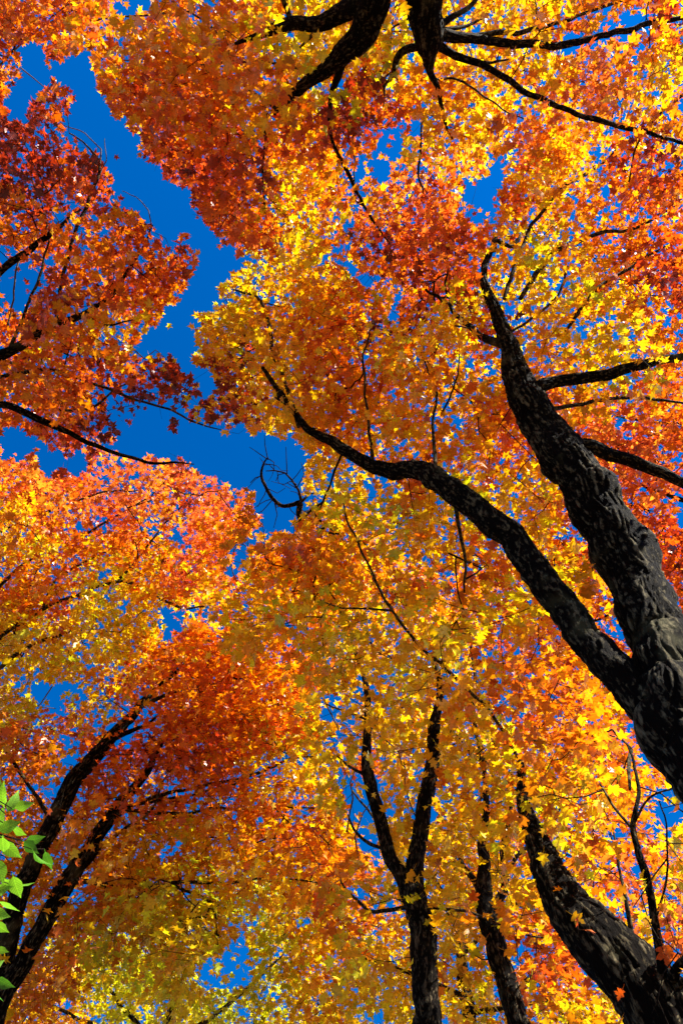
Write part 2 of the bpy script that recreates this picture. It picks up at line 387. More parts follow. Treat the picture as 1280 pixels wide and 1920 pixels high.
# ---------------- left tree, dark red leaves against the sky
L = Tree('red_maple', (-7.6, 1.6, 0), 'red and rust leaved maple with thin bare twigs, branches reaching in over open sky')
L.limb('trunk', [(-190, 800, 9.8, 46), (-210, 640, 11.5, 30), (-190, 480, 13, 14)], ground=[(-7.7, 1.6, -.3, .7), (-7.6, 1.6, .3, .55), (-7.3, 1.9, 6, .42)], clear=.5)
br = [
    [(-195, 760, 10.2, 30), (-60, 690, 10.8, 24), (0, 664, 11, 20), (50, 640, 11.2, 18), (100, 608, 11.4, 15), (150, 592, 11.6, 12), (200, 560, 11.8, 9), (240, 510, 12, 6), (270, 460, 12.2, 4), (285, 420, 12.3, 3)],
    [(-205, 700, 11, 24), (-60, 570, 11.3, 20), (0, 512, 11.5, 15), (40, 480, 11.6, 13), (80, 450, 11.7, 12), (120, 420, 11.8, 8), (150, 395, 12, 4)],
    [(105, 605, 11.5, 8), (112, 560, 11.7, 8), (130, 480, 11.9, 8), (150, 420, 12, 8), (175, 350, 12.2, 8), (188, 310, 12.3, 6), (165, 275, 12.5, 4), (130, 250, 12.6, 3)],
    [(-195, 790, 9.9, 26), (-60, 755, 10.6, 20), (0, 758, 10.9, 15), (60, 782, 11.1, 14), (120, 808, 11.3, 11), (180, 834, 11.4, 9), (230, 852, 11.5, 7), (285, 868, 11.6, 6), (330, 868, 11.7, 4), (365, 868, 11.8, 2)],
    [(-100, 720, 10.6, 14), (40, 700, 11.1, 9), (100, 696, 11.3, 8), (180, 720, 11.5, 7), (250, 745, 11.7, 6), (320, 768, 11.9, 5), (380, 795, 12.1, 4), (415, 805, 12.2, 2)],
    [(110, 770, 11.2, 6), (170, 765, 11.4, 6), (215, 730, 11.6, 4), (250, 710, 11.8, 3)],
    [(-190, 560, 12.3, 14), (-60, 380, 12.5, 8), (30, 260, 12.7, 6), (80, 190, 12.8, 5), (110, 150, 12.9, 3)],
    [(-185, 490, 12.9, 12), (-80, 200, 12.8, 7), (0, 120, 12.9, 5), (60, 60, 13, 4), (130, 30, 13, 3)],
    [(160, 590, 11.7, 7), (200, 610, 11.8, 5), (250, 600, 11.9, 3)],
    [(20, 650, 11.1, 8), (75, 520, 11.5, 6), (90, 440, 11.8, 4), (60, 330, 12.1, 3)],
]
for b_ in br:
    L.limb('branch', b_, clear=.65)
for b_ in [[(188, 312, 12.3, 4), (190, 280, 12.4, 3), (160, 252, 12.5, 2.4), (120, 235, 12.6, 2), (95, 215, 12.7, 1.5)],
           [(186, 330, 12.3, 3), (200, 300, 12.4, 2.4), (196, 262, 12.5, 1.6)],
           [(285, 425, 12.3, 3), (278, 395, 12.4, 2.6), (255, 370, 12.5, 2), (230, 358, 12.6, 1.5)],
           [(15, 610, 11.6, 4), (25, 560, 11.7, 4), (32, 500, 11.8, 4), (45, 465, 11.9, 3), (30, 440, 12, 2)],
           [(60, 700, 12, 5), (20, 678, 11.9, 6), (-40, 660, 11.8, 7)],
           [(245, 650, 11.9, 3), (270, 672, 12, 3), (290, 655, 12.1, 2), (330, 690, 12.2, 1.5)],
           [(30, 120, 12.8, 3), (55, 140, 12.8, 3), (80, 160, 12.9, 2), (120, 200, 13, 2)]]:
    L.limb('twig', b_, clear=.4, mat=M_PALE, feed=False)

# ---------------- two-stemmed tree, lower left
B = Tree('twin_stem_maple', (-5.5, 10.0, 0), 'twin stemmed maple with long sweeping branches and orange red crown behind the green sapling')
B.limb('trunk', [(-15, 1905, 10.3, 52), (25, 1842, 10.7, 38), (62, 1772, 11.1, 36), (98, 1700, 11.5, 35), (128, 1645, 11.9, 34), (165, 1592, 12.3, 30), (198, 1542, 12.7, 27), (228, 1500, 13.0, 20), (272, 1452, 13.4, 14), (300, 1400, 13.8, 10), (330, 1340, 14.2, 7)],
       ground=[(-5.6, 10.05, -.3, .95), (-5.5, 10, .3, .7), (-5.2, 9.95, 5, .5)], clear=.88)
B.limb('limb', [(0, 1880, 10.5, 38), (12, 1800, 10.9, 36), (30, 1710, 11.3, 36), (58, 1630, 11.7, 35), (95, 1552, 12.1, 34), (135, 1480, 12.6, 32), (168, 1428, 13, 30), (205, 1385, 13.3, 24), (245, 1345, 13.6, 19), (272, 1312, 13.9, 14), (305, 1284, 14.2, 10), (340, 1250, 14.5, 7), (370, 1205, 14.8, 5)], clear=.88)
br = [
    [(262, 1325, 13.8, 12), (310, 1304, 13.9, 9), (370, 1284, 14, 8), (430, 1278, 14.2, 5), (480, 1262, 14.4, 3)],
    [(195, 1395, 13.2, 16), (230, 1378, 13.5, 12), (262, 1365, 13.8, 9), (300, 1340, 14.1, 5)],
    [(205, 1535, 12.8, 12), (245, 1512, 12.9, 9), (290, 1495, 13, 9), (350, 1480, 13.1, 8), (420, 1465, 13.2, 8), (490, 1445, 13.3, 7), (560, 1418, 13.5, 5), (600, 1420, 13.6, 3)],
    [(225, 1515, 12.9, 8), (300, 1500, 13.1, 6), (370, 1488, 13.3, 6), (430, 1470, 13.5, 5), (500, 1452, 13.7, 3)],
    [(200, 1548, 12.6, 10), (240, 1520, 12.7, 8), (290, 1522, 12.8, 8), (345, 1525, 12.8, 7), (400, 1514, 12.9, 7), (470, 1514, 13, 5), (590, 1516, 13.2, 3)],
    [(118, 1652, 11.8, 14), (165, 1652, 11.8, 12), (230, 1655, 11.9, 11), (290, 1660, 12, 10), (350, 1656, 12.1, 8), (420, 1656, 12.2, 7), (500, 1648, 12.4, 5), (600, 1655, 12.6, 3)],
    [(325, 1660, 12.05, 8), (360, 1676, 12.1, 7), (400, 1692, 12.2, 6), (440, 1710, 12.4, 3)],
    [(150, 1615, 12.1, 9), (195, 1585, 12.2, 8), (240, 1552, 12.3, 7), (285, 1520, 12.4, 6), (305, 1470, 12.6, 4), (325, 1438, 12.8, 2)],
    [(-30, 1270, 13.4, 11), (0, 1254, 13.4, 10), (50, 1215, 13.6, 9), (95, 1195, 13.7, 8), (150, 1180, 13.8, 6), (180, 1178, 13.9, 3)],
    [(-40, 1235, 13.4, 11), (20, 1180, 13.6, 10), (80, 1140, 13.8, 9), (140, 1118, 13.9, 8), (205, 1094, 14.1, 8), (250, 1095, 14.2, 7), (300, 1122, 14.3, 7), (345, 1138, 14.4, 6), (390, 1138, 14.5, 3)],
    [(215, 1094, 14.1, 7), (250, 1060, 14.3, 6), (290, 1005, 14.6, 5), (330, 960, 14.9, 4), (365, 925, 15.1, 3)],
    [(-20, 1120, 13.8, 8), (30, 1070, 14, 7), (65, 1040, 14.2, 5), (66, 1000, 14.4, 3)],
    [(80, 1140, 13.9, 7), (105, 1090, 14.1, 6), (150, 1060, 14.3, 5), (210, 1030, 14.5, 4)],
    [(320, 1265, 14.3, 6), (345, 1235, 14.4, 7), (375, 1208, 14.5, 6), (420, 1194, 14.6, 3)],
    [(-30, 1010, 14.4, 7), (95, 960, 14.8, 6), (180, 925, 15, 5), (260, 918, 15.2, 3)],
    [(165, 1000, 14.6, 6), (220, 965, 14.8, 5), (275, 935, 15, 3)],
    [(410, 1720, 12.5, 4), (412, 1760, 12.5, 5), (414, 1790, 12.6, 3)],
    [(105, 1548, 12.2, 10), (60, 1480, 12.8, 8), (10, 1400, 13.2, 8), (-30, 1330, 13.4, 9), (-40, 1235, 13.4, 11)],
]
for b_ in br:
    B.limb('branch', b_, clear=.7)
for b_ in [[(100, 1285, 15, 3), (75, 1320, 15, 3), (60, 1320, 15, 2.5), (105, 1328, 15, 2)],
           [(440, 1085, 15, 3), (430, 1050, 15, 2), (445, 1020, 15, 2)]]:
    B.limb('twig', b_, clear=.3, mat=M_PALE, feed=False)

# ---------------- trunks at the bottom
C = Tree('slender_maple', (1.0, 8.1, 0), 'slender maple whose upright trunk divides into a narrow V below yellow leaves')
C.bark = M_BARK2
C.limb('trunk', [(796, 1990, 7.7, 56), (797, 1920, 8.0, 52), (799, 1840, 8.35, 52), (796, 1760, 8.8, 50), (786, 1715, 9.05, 50), (778, 1670, 9.3, 40), (779, 1610, 9.7, 32), (790, 1550, 10.1, 29), (802, 1480, 10.6, 28), (810, 1410, 11.1, 26), (816, 1360, 11.5, 22), (822, 1300, 12, 14), (815, 1200, 13, 8)],
       ground=[(1.05, 8.15, -.3, .6), (1.0, 8.1, .3, .45), (.95, 8.0, 4, .36)], clear=.94)
C.limb('limb', [(786, 1722, 9.05, 34), (765, 1680, 9.3, 30), (742, 1620, 9.6, 27), (722, 1560, 9.95, 25), (705, 1510, 10.2, 24), (692, 1462, 10.5, 24), (690, 1400, 10.9, 17), (690, 1320, 11.4, 13), (682, 1270, 11.8, 10)], clear=.88)
C.limb('limb', [(683, 1275, 11.8, 10), (672, 1240, 12, 9), (640, 1150, 12.7, 9), (600, 1050, 13.4, 12), (570, 1000, 13.5, 13)], clear=0)
for b_ in [[(700, 1470, 10.5, 10), (680, 1452, 10.7, 8), (655, 1440, 10.9, 6), (630, 1420, 11.1, 3)],
           [(715, 1590, 9.8, 8), (690, 1580, 10, 8), (665, 1560, 10.2, 7), (650, 1530, 10.4, 4)],
           [(770, 1700, 9.15, 10), (700, 1710, 9.3, 8), (668, 1690, 9.5, 7), (642, 1655, 9.7, 5), (635, 1630, 9.9, 3)],
           [(800, 1700, 9.1, 8), (880, 1712, 8.9, 6), (950, 1742, 8.8, 5), (1030, 1765, 8.8, 3)],
           [(690, 1350, 11.3, 6), (640, 1330, 11.6, 5), (610, 1320, 11.8, 3)]]:
    C.limb('branch', b_, clear=.6)
for b_ in [[(650, 1560, 11, 4), (660, 1500, 11.1, 4), (655, 1470, 11.2, 3), (665, 1430, 11.3, 2)],
           [(672, 1610, 10.8, 4), (665, 1570, 10.9, 4), (680, 1530, 11, 3), (695, 1500, 11.1, 2)],
           [(635, 1370, 11.8, 3), (622, 1340, 11.9, 4), (605, 1310, 12, 3)]]:
    C.limb('twig', b_, clear=.3, mat=M_PALE, feed=False)
# bare crooked branch standing in the open sky
bb = C.limb('bare_branch', [(571, 1002, 13.5, 13), (562, 960, 13.6, 15), (566, 938, 13.6, 14), (552, 944, 13.6, 11), (530, 948, 13.6, 10), (512, 935, 13.6, 9), (500, 915, 13.6, 8), (491, 892, 13.6, 7), (494, 872, 13.6, 5), (503, 858, 13.6, 3)], clear=1, feed=False, wob=.15)
for b_ in [[(566, 942, 13.6, 9), (560, 918, 13.6, 6), (548, 900, 13.6, 5), (535, 887, 13.6, 4), (515, 882, 13.6, 3), (500, 884, 13.6, 2)],
           [(568, 938, 13.6, 7), (580, 926, 13.7, 4), (596, 922, 13.7, 2)],
           [(538, 889, 13.6, 2.6), (537, 860, 13.5, 2), (536, 838, 13.5, 1.4)],
           [(502, 860, 13.6, 2.6), (497, 835, 13.6, 2), (496, 815, 13.6, 1.2)],
           [(503, 862, 13.6, 2.4), (485, 850, 13.7, 2), (468, 838, 13.8, 1.2)],
           [(514, 938, 13.6, 2.6), (520, 966, 13.6, 2), (512, 990, 13.6, 1.4)],
           [(512, 936, 13.6, 2.4), (492, 958, 13.6, 2), (482, 962, 13.6, 1.2)],
           [(558, 912, 13.6, 2.4), (570, 890, 13.5, 2), (565, 868, 13.5, 1.4)],
           [(520, 882, 13.6, 2), (522, 905, 13.7, 1.6), (545, 915, 13.7, 1.2)],
           [(492, 890, 13.6, 2), (478, 900, 13.6, 1.5), (465, 915, 13.6, 1.1)],
           [(500, 915, 13.6, 2), (520, 925, 13.6, 1.5), (535, 915, 13.6, 1.1)]]:
    C.limb('twig', b_, clear=1, feed=False, parent=bb, mat=M_TWIG)

shoot = np.random.default_rng(3)
for x, y in [(552, 944), (530, 948), (512, 935), (500, 915), (491, 892), (494, 872), (560, 918), (548, 900), (535, 887), (515, 882), (566, 945), (503, 860), (540, 946), (556, 908)]:
    a = shoot.random() * 6.28; p = [(x, y, 13.6, 2.2)]
    for k in range(int(shoot.integers(2, 5))):
        a += shoot.normal(0, .55); q = p[-1]
        p.append((q[0] + 13 * math.cos(a), q[1] + 13 * math.sin(a), q[2] + shoot.normal(0, .05), 2.0 - .4 * k))
    C.limb('twig', p, clear=.5, feed=False, parent=bb, mat=M_TWIG)

D = Tree('slim_maple', (2.15, 8.7, 0), 'slim maple leaning slightly between the V trunk and the mossy leaning trunk')
D.bark = M_BARK2
D.limb('trunk', [(985, 1990, 8.2, 44), (966, 1920, 8.5, 42), (948, 1840, 8.95, 40), (932, 1780, 9.3, 38), (916, 1725, 9.65, 36), (906, 1680, 9.95, 30), (908, 1620, 10.4, 22), (908, 1570, 10.8, 18), (912, 1500, 11.3, 12), (905, 1420, 12, 8)],
       ground=[(2.2, 8.75, -.3, .55), (2.15, 8.7, .3, .42), (2.05, 8.55, 4, .32)], clear=.97)
for b_ in [[(922, 1735, 9.6, 20), (935, 1690, 9.9, 18), (943, 1640, 10.3, 15), (946, 1590, 10.7, 12), (955, 1540, 11.1, 8), (965, 1480, 11.6, 5)],
           [(908, 1690, 9.9, 18), (888, 1650, 10.2, 16), (872, 1625, 10.4, 11), (850, 1580, 10.8, 6)],
           [(943, 1650, 10.2, 12), (965, 1610, 10.5, 10), (990, 1590, 10.7, 7), (1010, 1575, 11, 4)],
           [(900, 1430, 12, 6), (885, 1300, 12.6, 12), (890, 1270, 12.8, 9), (880, 1200, 13.3, 5)]]:
    D.limb('branch', b_, clear=.6)

E = Tree('leaning_maple', (3.9, 6.6, 0), 'stout leaning maple with mossy mottled bark and large pale yellow leaves')
E.limb('trunk', [(1300, 1985, 6.0, 150), (1235, 1905, 6.35, 138), (1180, 1835, 6.7, 122), (1125, 1772, 7.1, 108), (1085, 1725, 7.4, 92), (1052, 1678, 7.75, 76), (1025, 1620, 8.2, 58), (1002, 1565, 8.7, 42), (985, 1505, 9.3, 26), (975, 1430, 10, 14)],
       ground=[(4.0, 6.65, -.3, 1.1), (3.9, 6.6, .3, .85), (3.5, 6.5, 2.5, .74), (3.1, 6.4, 4.3, .69)], clear=.88, ridge=.05,
       knobs=[(1195, 1790, 6.8, .13, .05), (1150, 1760, 7, .1, .04)])
for b_ in [[(1245, 1870, 6.4, 30), (1240, 1810, 6.4, 20), (1228, 1740, 6.45, 17), (1214, 1660, 6.55, 15), (1196, 1600, 6.65, 13), (1188, 1550, 6.8, 11), (1197, 1505, 6.9, 8), (1190, 1440, 7.2, 6), (1178, 1400, 7.4, 4)],
           [(1255, 1850, 6.35, 24), (1270, 1815, 6.3, 18), (1300, 1790, 6.3, 14), (1370, 1740, 6.4, 8)],
           [(1262, 1860, 6.3, 16), (1290, 1832, 6.25, 12), (1360, 1810, 6.2, 7)],
           [(1180, 1790, 6.9, 12), (1180, 1740, 7, 12), (1172, 1690, 7.1, 10), (1165, 1640, 7.3, 7), (1150, 1560, 7.6, 4)],
           [(1185, 1550, 6.8, 6), (1215, 1500, 6.6, 5), (1260, 1480, 6.3, 4)],
           [(1225, 1730, 6.5, 7), (1250, 1650, 6.2, 5), (1245, 1560, 5.9, 4), (1235, 1500, 5.7, 3)],
           [(1190, 1560, 6.8, 8), (1150, 1510, 7.2, 6), (1125, 1470, 7.5, 4)],
           [(978, 1440, 9.9, 10), (930, 1350, 9.6, 8), (870, 1285, 9.3, 8), (790, 1215, 9.2, 7), (735, 1140, 9.3, 7), (690, 1060, 9.5, 6), (655, 990, 9.8, 5), (640, 930, 10.1, 3)],
           [(737, 1145, 9.3, 6), (690, 1142, 9.4, 5), (640, 1140, 9.5, 4), (600, 1125, 9.7, 3)],
           [(1180, 1480, 7, 7), (1178, 1420, 7.6, 9), (1182, 1400, 7.8, 6), (1150, 1370, 8.2, 4)]]:
    E.limb('branch', b_, clear=.65)

# ---------------- trees whose trunks stand outside the picture
Q = Tree('salmon_maple', (8.1, 4.9, 0), 'salmon orange maple seen in gaps beyond the great leaning stems')
Q.limb('trunk', [(1500, 1150, 11.6, 40), (1450, 1000, 12.4, 32), (1400, 850, 13.4, 22), (1370, 700, 14.5, 12)], ground=[(8.2, 4.95, -.3, .8), (8.1, 4.9, .3, .6), (7.8, 4.8, 6, .46)], clear=.3)
for b_ in [[(1440, 970, 12.5, 18), (1340, 950, 12.8, 14), (1250, 930, 13, 10), (1180, 900, 13.2, 6)], [(1470, 1060, 12, 16), (1350, 1090, 12.4, 12), (1250, 1110, 12.8, 8), (1150, 1150, 13, 6), (1050, 1180, 13.4, 4)],
           [(1400, 850, 13.4, 14), (1330, 800, 13.6, 10), (1240, 790, 13.8, 7), (1150, 780, 14, 4)]]:
    Q.limb('branch', b_, clear=.5)
G = Tree('lime_yellow_maple', (-3.6, 14.8, 0), 'yellow green maple rising low behind the orange crown of the twin stemmed maple')
G.limb('trunk', [(310, 2060, 13.2, 34), (312, 1990, 13.8, 28), (318, 1920, 14.4, 20), (330, 1850, 15, 12)], ground=[(-3.6, 14.8, -.3, .7), (-3.6, 14.8, .3, .5), (-3.4, 14.6, 6, .4)], clear=.1)
for b_ in [[(312, 1985, 13.9, 14), (240, 1900, 14.4, 10), (190, 1840, 14.8, 6)], [(315, 1960, 14, 12), (420, 1890, 14.6, 9), (520, 1800, 15.2, 5)], [(314, 1975, 14, 10), (150, 1910, 14.6, 8), (60, 1870, 15, 5)]]:
    G.limb('branch', b_, clear=.2)
H = Tree('golden_maple', (2.6, 13.6, 0), 'golden maple filling the gaps behind the V trunk and slim trunk')
H.limb('trunk', [(890, 2040, 12.4, 36), (880, 1960, 13, 32), (872, 1860, 13.8, 24), (862, 1740, 14.8, 16), (850, 1600, 16, 8)], ground=[(2.7, 13.7, -.3, .7), (2.6, 13.6, .3, .55), (2.5, 13.2, 6, .42)], clear=.1)
for b_ in [[(872, 1870, 13.8, 14), (760, 1820, 14.2, 9), (640, 1780, 14.6, 6)], [(866, 1790, 14.4, 12), (960, 1700, 14.8, 8), (1060, 1600, 15.3, 5)], [(858, 1700, 15, 10), (740, 1580, 15.5, 7), (660, 1480, 16, 4)], [(874, 1900, 13.6, 12), (1000, 1880, 13.9, 8), (1120, 1880, 14.2, 5)], [(850, 1600, 16, 8), (950, 1420, 16.5, 5), (1100, 1350, 17, 3)]]:
    H.limb('branch', b_, clear=.2)

# ------------------------------------------------------------------ foliage: clump centres (px, py, colour) for each crown
BL = {}
BL['T'] = """230 110 O 300 60 O 380 40 O 450 60 B 550 20 Y 620 90 Y 540 120 Y 450 150 O 350 170 O 300 220 R 400 220 O 500 230 B 580 220 R 650 210 R 700 190 R 330 290 R
400 310 R 470 280 R 550 300 O 600 300 B 370 350 R 430 400 P 500 390 O 540 440 Y 560 370 B 450 440 R 740 30 B 760 80 Y 850 40 Y 900 30 Y 960 60 B 1000 20 B 1100 20 O
1180 20 O 1260 20 R 1250 80 Y 700 130 B 760 180 B 830 160 B 900 160 B 980 140 B 1040 130 Y 1100 130 P 1150 110 P 1200 150 Y 1250 150 O 780 240 O 850 250 B 920 230 B
1000 220 O 1060 240 O 1120 200 O 1200 230 B 1260 250 O 500 170 B 600 160 Y 640 30 Y 600 10 Y 460 10 O 340 110 O 270 160 O 250 200 O 420 100 O 480 340 O 620 350 O 560 470 B 680 70 B
500 60 Y 660 270 O 320 330 R 390 390 R 210 80 O 230 150 O"""
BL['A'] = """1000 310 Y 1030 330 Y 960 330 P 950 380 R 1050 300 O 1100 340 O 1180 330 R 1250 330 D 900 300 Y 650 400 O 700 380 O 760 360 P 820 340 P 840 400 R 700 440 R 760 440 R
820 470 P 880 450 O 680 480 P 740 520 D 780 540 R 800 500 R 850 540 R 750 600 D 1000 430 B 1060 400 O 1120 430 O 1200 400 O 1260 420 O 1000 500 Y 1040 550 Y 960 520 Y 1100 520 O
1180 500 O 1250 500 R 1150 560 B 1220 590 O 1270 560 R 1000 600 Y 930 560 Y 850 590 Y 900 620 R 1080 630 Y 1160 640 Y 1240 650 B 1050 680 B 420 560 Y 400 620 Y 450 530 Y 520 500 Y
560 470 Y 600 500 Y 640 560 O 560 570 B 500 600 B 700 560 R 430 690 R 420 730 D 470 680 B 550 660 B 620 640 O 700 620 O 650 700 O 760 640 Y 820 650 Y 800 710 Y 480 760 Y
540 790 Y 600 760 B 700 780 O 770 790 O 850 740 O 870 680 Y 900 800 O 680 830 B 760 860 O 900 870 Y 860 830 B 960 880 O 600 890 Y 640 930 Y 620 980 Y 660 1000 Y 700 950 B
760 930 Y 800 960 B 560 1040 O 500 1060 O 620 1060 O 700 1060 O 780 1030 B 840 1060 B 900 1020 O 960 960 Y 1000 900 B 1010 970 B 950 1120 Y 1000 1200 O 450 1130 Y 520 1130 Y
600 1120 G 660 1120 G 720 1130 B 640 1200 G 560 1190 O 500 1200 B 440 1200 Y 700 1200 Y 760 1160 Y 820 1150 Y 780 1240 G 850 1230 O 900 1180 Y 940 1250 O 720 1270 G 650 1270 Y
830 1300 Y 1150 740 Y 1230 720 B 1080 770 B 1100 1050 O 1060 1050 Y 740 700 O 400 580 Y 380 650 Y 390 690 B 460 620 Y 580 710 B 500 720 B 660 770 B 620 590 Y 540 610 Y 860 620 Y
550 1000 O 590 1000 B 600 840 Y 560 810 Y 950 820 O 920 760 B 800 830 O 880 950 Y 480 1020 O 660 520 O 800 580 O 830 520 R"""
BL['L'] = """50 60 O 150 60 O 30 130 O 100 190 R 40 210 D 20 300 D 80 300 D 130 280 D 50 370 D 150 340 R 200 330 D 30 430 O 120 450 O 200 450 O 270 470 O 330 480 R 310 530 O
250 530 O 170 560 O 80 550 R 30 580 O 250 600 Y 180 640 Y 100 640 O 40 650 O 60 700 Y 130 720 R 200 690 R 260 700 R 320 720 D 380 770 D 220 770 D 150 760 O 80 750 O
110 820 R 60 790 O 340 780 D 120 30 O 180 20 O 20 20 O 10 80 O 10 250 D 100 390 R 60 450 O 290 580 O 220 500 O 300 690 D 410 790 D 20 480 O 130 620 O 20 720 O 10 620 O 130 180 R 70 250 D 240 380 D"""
BL['B'] = """30 900 P 100 910 P 180 890 P 250 910 P 330 900 P 400 930 P 460 940 P 60 960 O 20 990 Y 150 970 R 230 980 P 300 970 O 350 1000 P 420 1010 P 460 1000 R 40 1040 Y 110 1050 O
200 1040 O 280 1050 O 350 1060 P 400 1090 P 200 1090 G 260 1100 G 320 1090 G 380 1130 B 60 1110 O 130 1130 Y 60 1180 Y 200 1160 G 230 1190 G 260 1220 Y 300 1220 O 150 1220 Y 80 1240 Y
20 1290 G 30 1340 G 60 1360 P 110 1370 P 180 1310 Y 250 1300 O 330 1300 O 420 1290 O 500 1280 O 560 1290 O 40 1420 O 90 1450 O 200 1420 R 280 1390 R 350 1370 R 420 1360 O 340 1420 R
400 1430 O 480 1380 R 540 1360 G 590 1350 G 510 1430 Y 450 1450 O 580 1440 Y 300 1500 R 160 1500 O 200 1570 O 250 1560 B 350 1550 Y 420 1540 O 480 1510 R 540 1500 B 600 1510 Y 600 1580 O
520 1570 O 450 1600 Y 380 1630 O 300 1640 O 200 1640 O 150 1680 R 230 1700 O 300 1700 Y 360 1690 Y 430 1680 B 600 1650 O 120 1740 O 180 1750 Y 260 1760 Y 340 1760 B 400 1750 B
100 1800 R 50 1850 R 330 1830 Y 10 1800 O 20 1100 O 360 1180 O 420 1230 O 380 1240 O 480 1320 O 550 1640 B 480 1650 B 10 1500 O 60 1560 O 50 1650 O 100 1620 O 10 1600 O 250 1640 O 300 1580 B 10 1180 Y 460 1060 O 350 930 P 20 1400 O
150 1560 O 240 1470 R 420 1490 O 390 1580 Y 640 1480 O 650 1620 O 130 900 P 60 880 P"""
BL['C'] = """680 1330 Y 740 1340 Y 800 1340 Y 680 1420 Y 750 1440 Y 860 1400 B 850 1500 Y 640 1380 Y 760 1510 Y 820 1590 Y 740 1560 Y 700 1700 Y 650 1720 O 840 1440 B 700 1640 O 640 1240 Y 750 1260 G 700 1770 Y 840 1760 B 860 1820 Y 740 1390 Y 670 1490 Y 770 1640 Y"""
BL['D'] = """870 1320 Y 940 1320 Y 900 1530 O 960 1500 Y 860 1600 Y 830 1680 Y 860 1740 Y 960 1700 B 960 1760 O 1000 1800 R 960 1600 B 1000 1660 B 920 1420 G 980 1400 Y 880 1820 Y 900 1460 B 860 1660 Y 930 1640 B 1030 1730 O 1000 1850 O"""
BL['E'] = """1000 1320 O 1060 1340 O 1020 1290 O 1050 1400 O 1100 1420 O 1000 1480 Y 1030 1530 Y 1100 1500 B 1180 1470 Y 1240 1530 Y 1260 1600 Y 1200 1600 B 1120 1600 B 1250 1660 Y
1200 1730 B 1260 1720 P 1140 1660 P 1270 1780 R 960 1520 Y 1150 1540 B 1060 1600 B 1230 1460 Y 1270 1510 Y 1060 1460 B 1140 1440 O 1270 1850 O 1080 1650 B 930 1500 B"""
BL['Q'] = """1100 790 O 1180 780 O 1240 800 R 1150 870 P 1230 910 P 1200 960 O 1260 1020 R 1260 1100 R 1220 840 P 1120 1150 O 1150 1220 P 1160 1270 Y 1090 1080 P 1030 1030 O 1180 1000 O 1250 960 P 1270 1180 R
1040 960 O 1080 1150 O 960 1180 P 1030 1240 P 1100 900 P 1100 1250 P 1240 1050 R 1280 740 O 1130 820 P 960 790 O 920 850 O 1020 880 B 1050 700 B 1110 700 Y 880 1000 B 830 1090 O 900 720 B 980 1060 B 1010 800 O 840 930 O"""
BL['G'] = """500 1680 G 560 1700 G 150 1830 G 220 1800 G 280 1820 G 200 1870 G 60 1890 B 300 1880 G 380 1890 G 440 1890 G 520 1880 G 560 1800 B 500 1770 G 600 1850 B 10 1900 O 120 1890 B 270 1770 Y 100 1850 O 340 1890 G 480 1850 G 560 1900 Y 550 1750 G 180 1770 Y 620 1900 Y"""
BL['H'] = """640 1800 Y 700 1850 G 660 1870 G 740 1820 Y 860 1880 Y 1040 1840 O 1080 1880 G 1020 1900 Y 1120 1900 Y 700 1770 Y 640 1750 O 760 1740 B 620 1700 B 900 1740 B 1000 1720 O 1100 1640 P 1180 1620 O 1100 1540 O 1000 1560 O 860 1560 Y
760 1600 Y 680 1600 O 640 1560 O 800 1440 Y 700 1380 B 900 1380 B 1000 1400 O 1100 1380 P 1160 1480 O 930 1580 Y 830 1620 B 880 1680 Y 950 1870 B 740 1900 Y 620 1640 O 1150 1700 P 1240 1720 O 1260 1640 O 780 1800 Y 1200 1920 O 900 1900 Y 800 1350 Y 1130 1440 O 1200 1440 O 1060 1780 R 600 1080 O 700 1100 B 800 1110 B 640 1180 B 740 1220 Y 840 1200 B 560 1140 B 900 1130 O 680 1030 B 620 1260 Y 780 1300 Y"""
